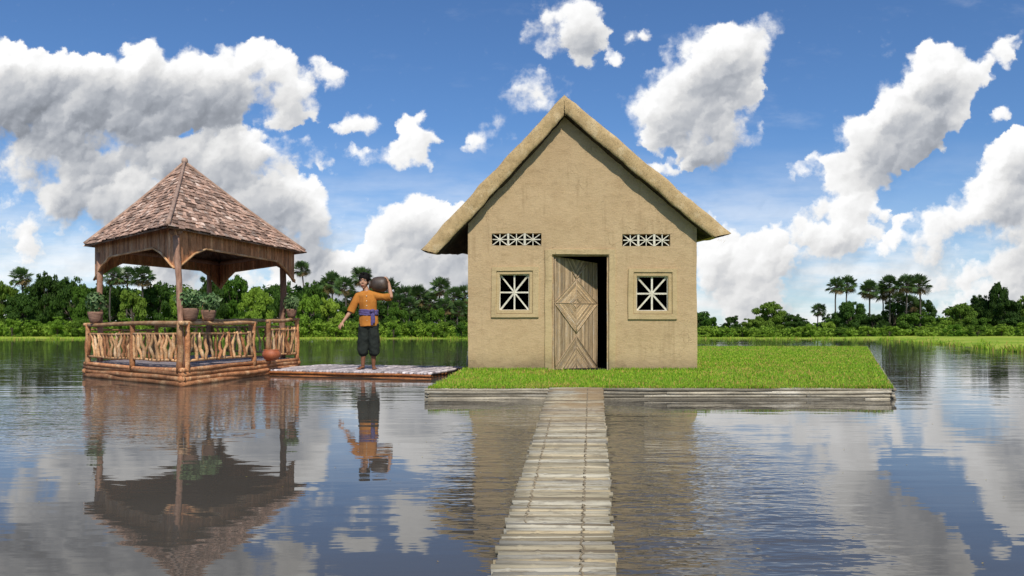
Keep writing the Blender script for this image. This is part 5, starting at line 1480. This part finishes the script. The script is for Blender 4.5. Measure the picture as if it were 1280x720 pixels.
# shirt
def folds(o, amp, fr, seedv, stretch=(1, 1, .45), zlim=None):
    nn_ = [v.normal.copy() for v in o.data.vertices]
    for v, nv_ in zip(o.data.vertices, nn_):
        p = v.co.copy(); q = Vector((p.x * fr * stretch[0], p.y * fr * stretch[1], p.z * fr * stretch[2])) + Vector((seedv, 0, 0))
        v.co = p + nv_ * (mnoise.noise(q) * amp + mnoise.noise(q * 2.3) * amp * .4)
sh = MB()
sh.tube([(-.035, .01, 1.425), (-.03, .01, 1.38), (-.02, 0, 1.25), (-.012, 0, 1.12), (-.005, 0, 1.05), (0, 0, .93), (.005, 0, .80)], [.075, .150, .166, .156, .150, .176, .188], 22, flat=.76)
sh.tube([(-.235, .01, 1.355), (-.12, .01, 1.395), (0, .01, 1.40), (.10, .01, 1.39), (.195, .01, 1.355)], [.062, .074, .078, .074, .064], 16)
sh.tube([shL + Vector((.03, 0, .03)), shL.lerp(elL, .5), elL + Vector((-.02, -.01, -.04))], [.066, .070, .078], 16)
sh.tube([shR + Vector((-.03, 0, 0)), shR.lerp(elR, .5) + Vector((0, 0, -.015)), elR + Vector((.0, 0, -.01))], [.068, .072, .074], 16)
so2 = voxel(sh, 'shirt', [M['shirt']], boy, .008, 6); folds(so2, .012, 9, 3)
mb = MB(); mb.tube([(-.035 + .062 * math.cos(a), .005 + .060 * math.sin(a), 1.428 + .012 * math.sin(a)) for a in np.linspace(0, 6.283, 20)], .011, 8); cl = mb.build('collar', M['shirt'], so2, True)
for z in (1.36, 1.27, 1.18, 1.0, .91):
    mb = MB(); mb.ball((-.02 + (1.4 - z) * .02, -.127 if z > 1.3 else (-.127 if z > 1.1 else -.124), z), (.010, .006, .010)); mb.build('button', M['button'], so2, True)
# trousers
tr = MB()
tr.tube([(0, 0, .93), (0, 0, .84), (0, 0, .76)], [.145, .160, .160], 20, flat=.66)
for s, hxx in ((-1, -.092), (1, .092)):
    k = hxx
    tr.tube([(k * .9, 0, .84), (k * 1.05, -.01, .62), (k * 1.12, -.015, .42), (k * 1.14, -.01, .30), (k * 1.12, -.005, .25)], [.100, .104, .100, .098, .066], 16)
to = voxel(tr, 'trousers', [M['trouser']], boy, .008, 5); folds(to, .018, 9, 8, (1, 1, .9))
# sash
sa = MB(); nn = 28
for k in range(3):
    sa.tube([(-.004 + .165 * math.cos(a), .118 * math.sin(a), 1.09 - k * .034 + .008 * math.sin(a * 2 + k)) for a in np.linspace(0, 2 * math.pi, nn)], .022, 8)
sa.ball((.085, -.125, 1.075), (.045, .035, .042)); sa.tube([(.05, -.13, 1.06), (.075, -.155, 1.08), (.125, -.125, 1.10)], [.02, .03, .02], 8)
for dx, L_ in ((.0, .24), (.035, .20)):
    sa.tube([(.085 + dx * .3, -.13, 1.06), (.085 + dx, -.148, 1.0), (.09 + dx, -.15, 1.06 - L_ * .6), (.085 + dx, -.145, 1.06 - L_)], [.018, .026, .028, .022], 8, flat=.6)
sa_o = voxel(sa, 'sash', [M['sash']], boy, .006, 2); folds(sa_o, .008, 16, 5, (1, 1, 1))
# the jar
jar = thing('clay_jar', 'dark smoked clay jar lying sideways on the shoulder of the boy', 'jar', (PO[0] + jc.x, PO[1] + jc.y, PO[2] + jc.z - jr))
mb = MB(); Mj = Matrix.Rotation(R(90), 3, 'Y') @ Matrix.Rotation(0, 3, 'Z')
prof = [(.001, .165), (.07, .162), (.115, .148), (.137, .115), (.145, .05), (.143, -.03), (.130, -.09), (.100, -.125), (.072, -.142), (.068, -.155), (.082, -.172), (.078, -.178), (.060, -.165), (.056, -.145), (.08, -.12), (.10, -.08), (.10, .05), (.001, .10)]
mb.lathe(prof, (0, 0, jr), 36, M=Matrix.Rotation(R(88), 3, 'Y'))
mb.build('jar_body', M['jar'], jar, True)
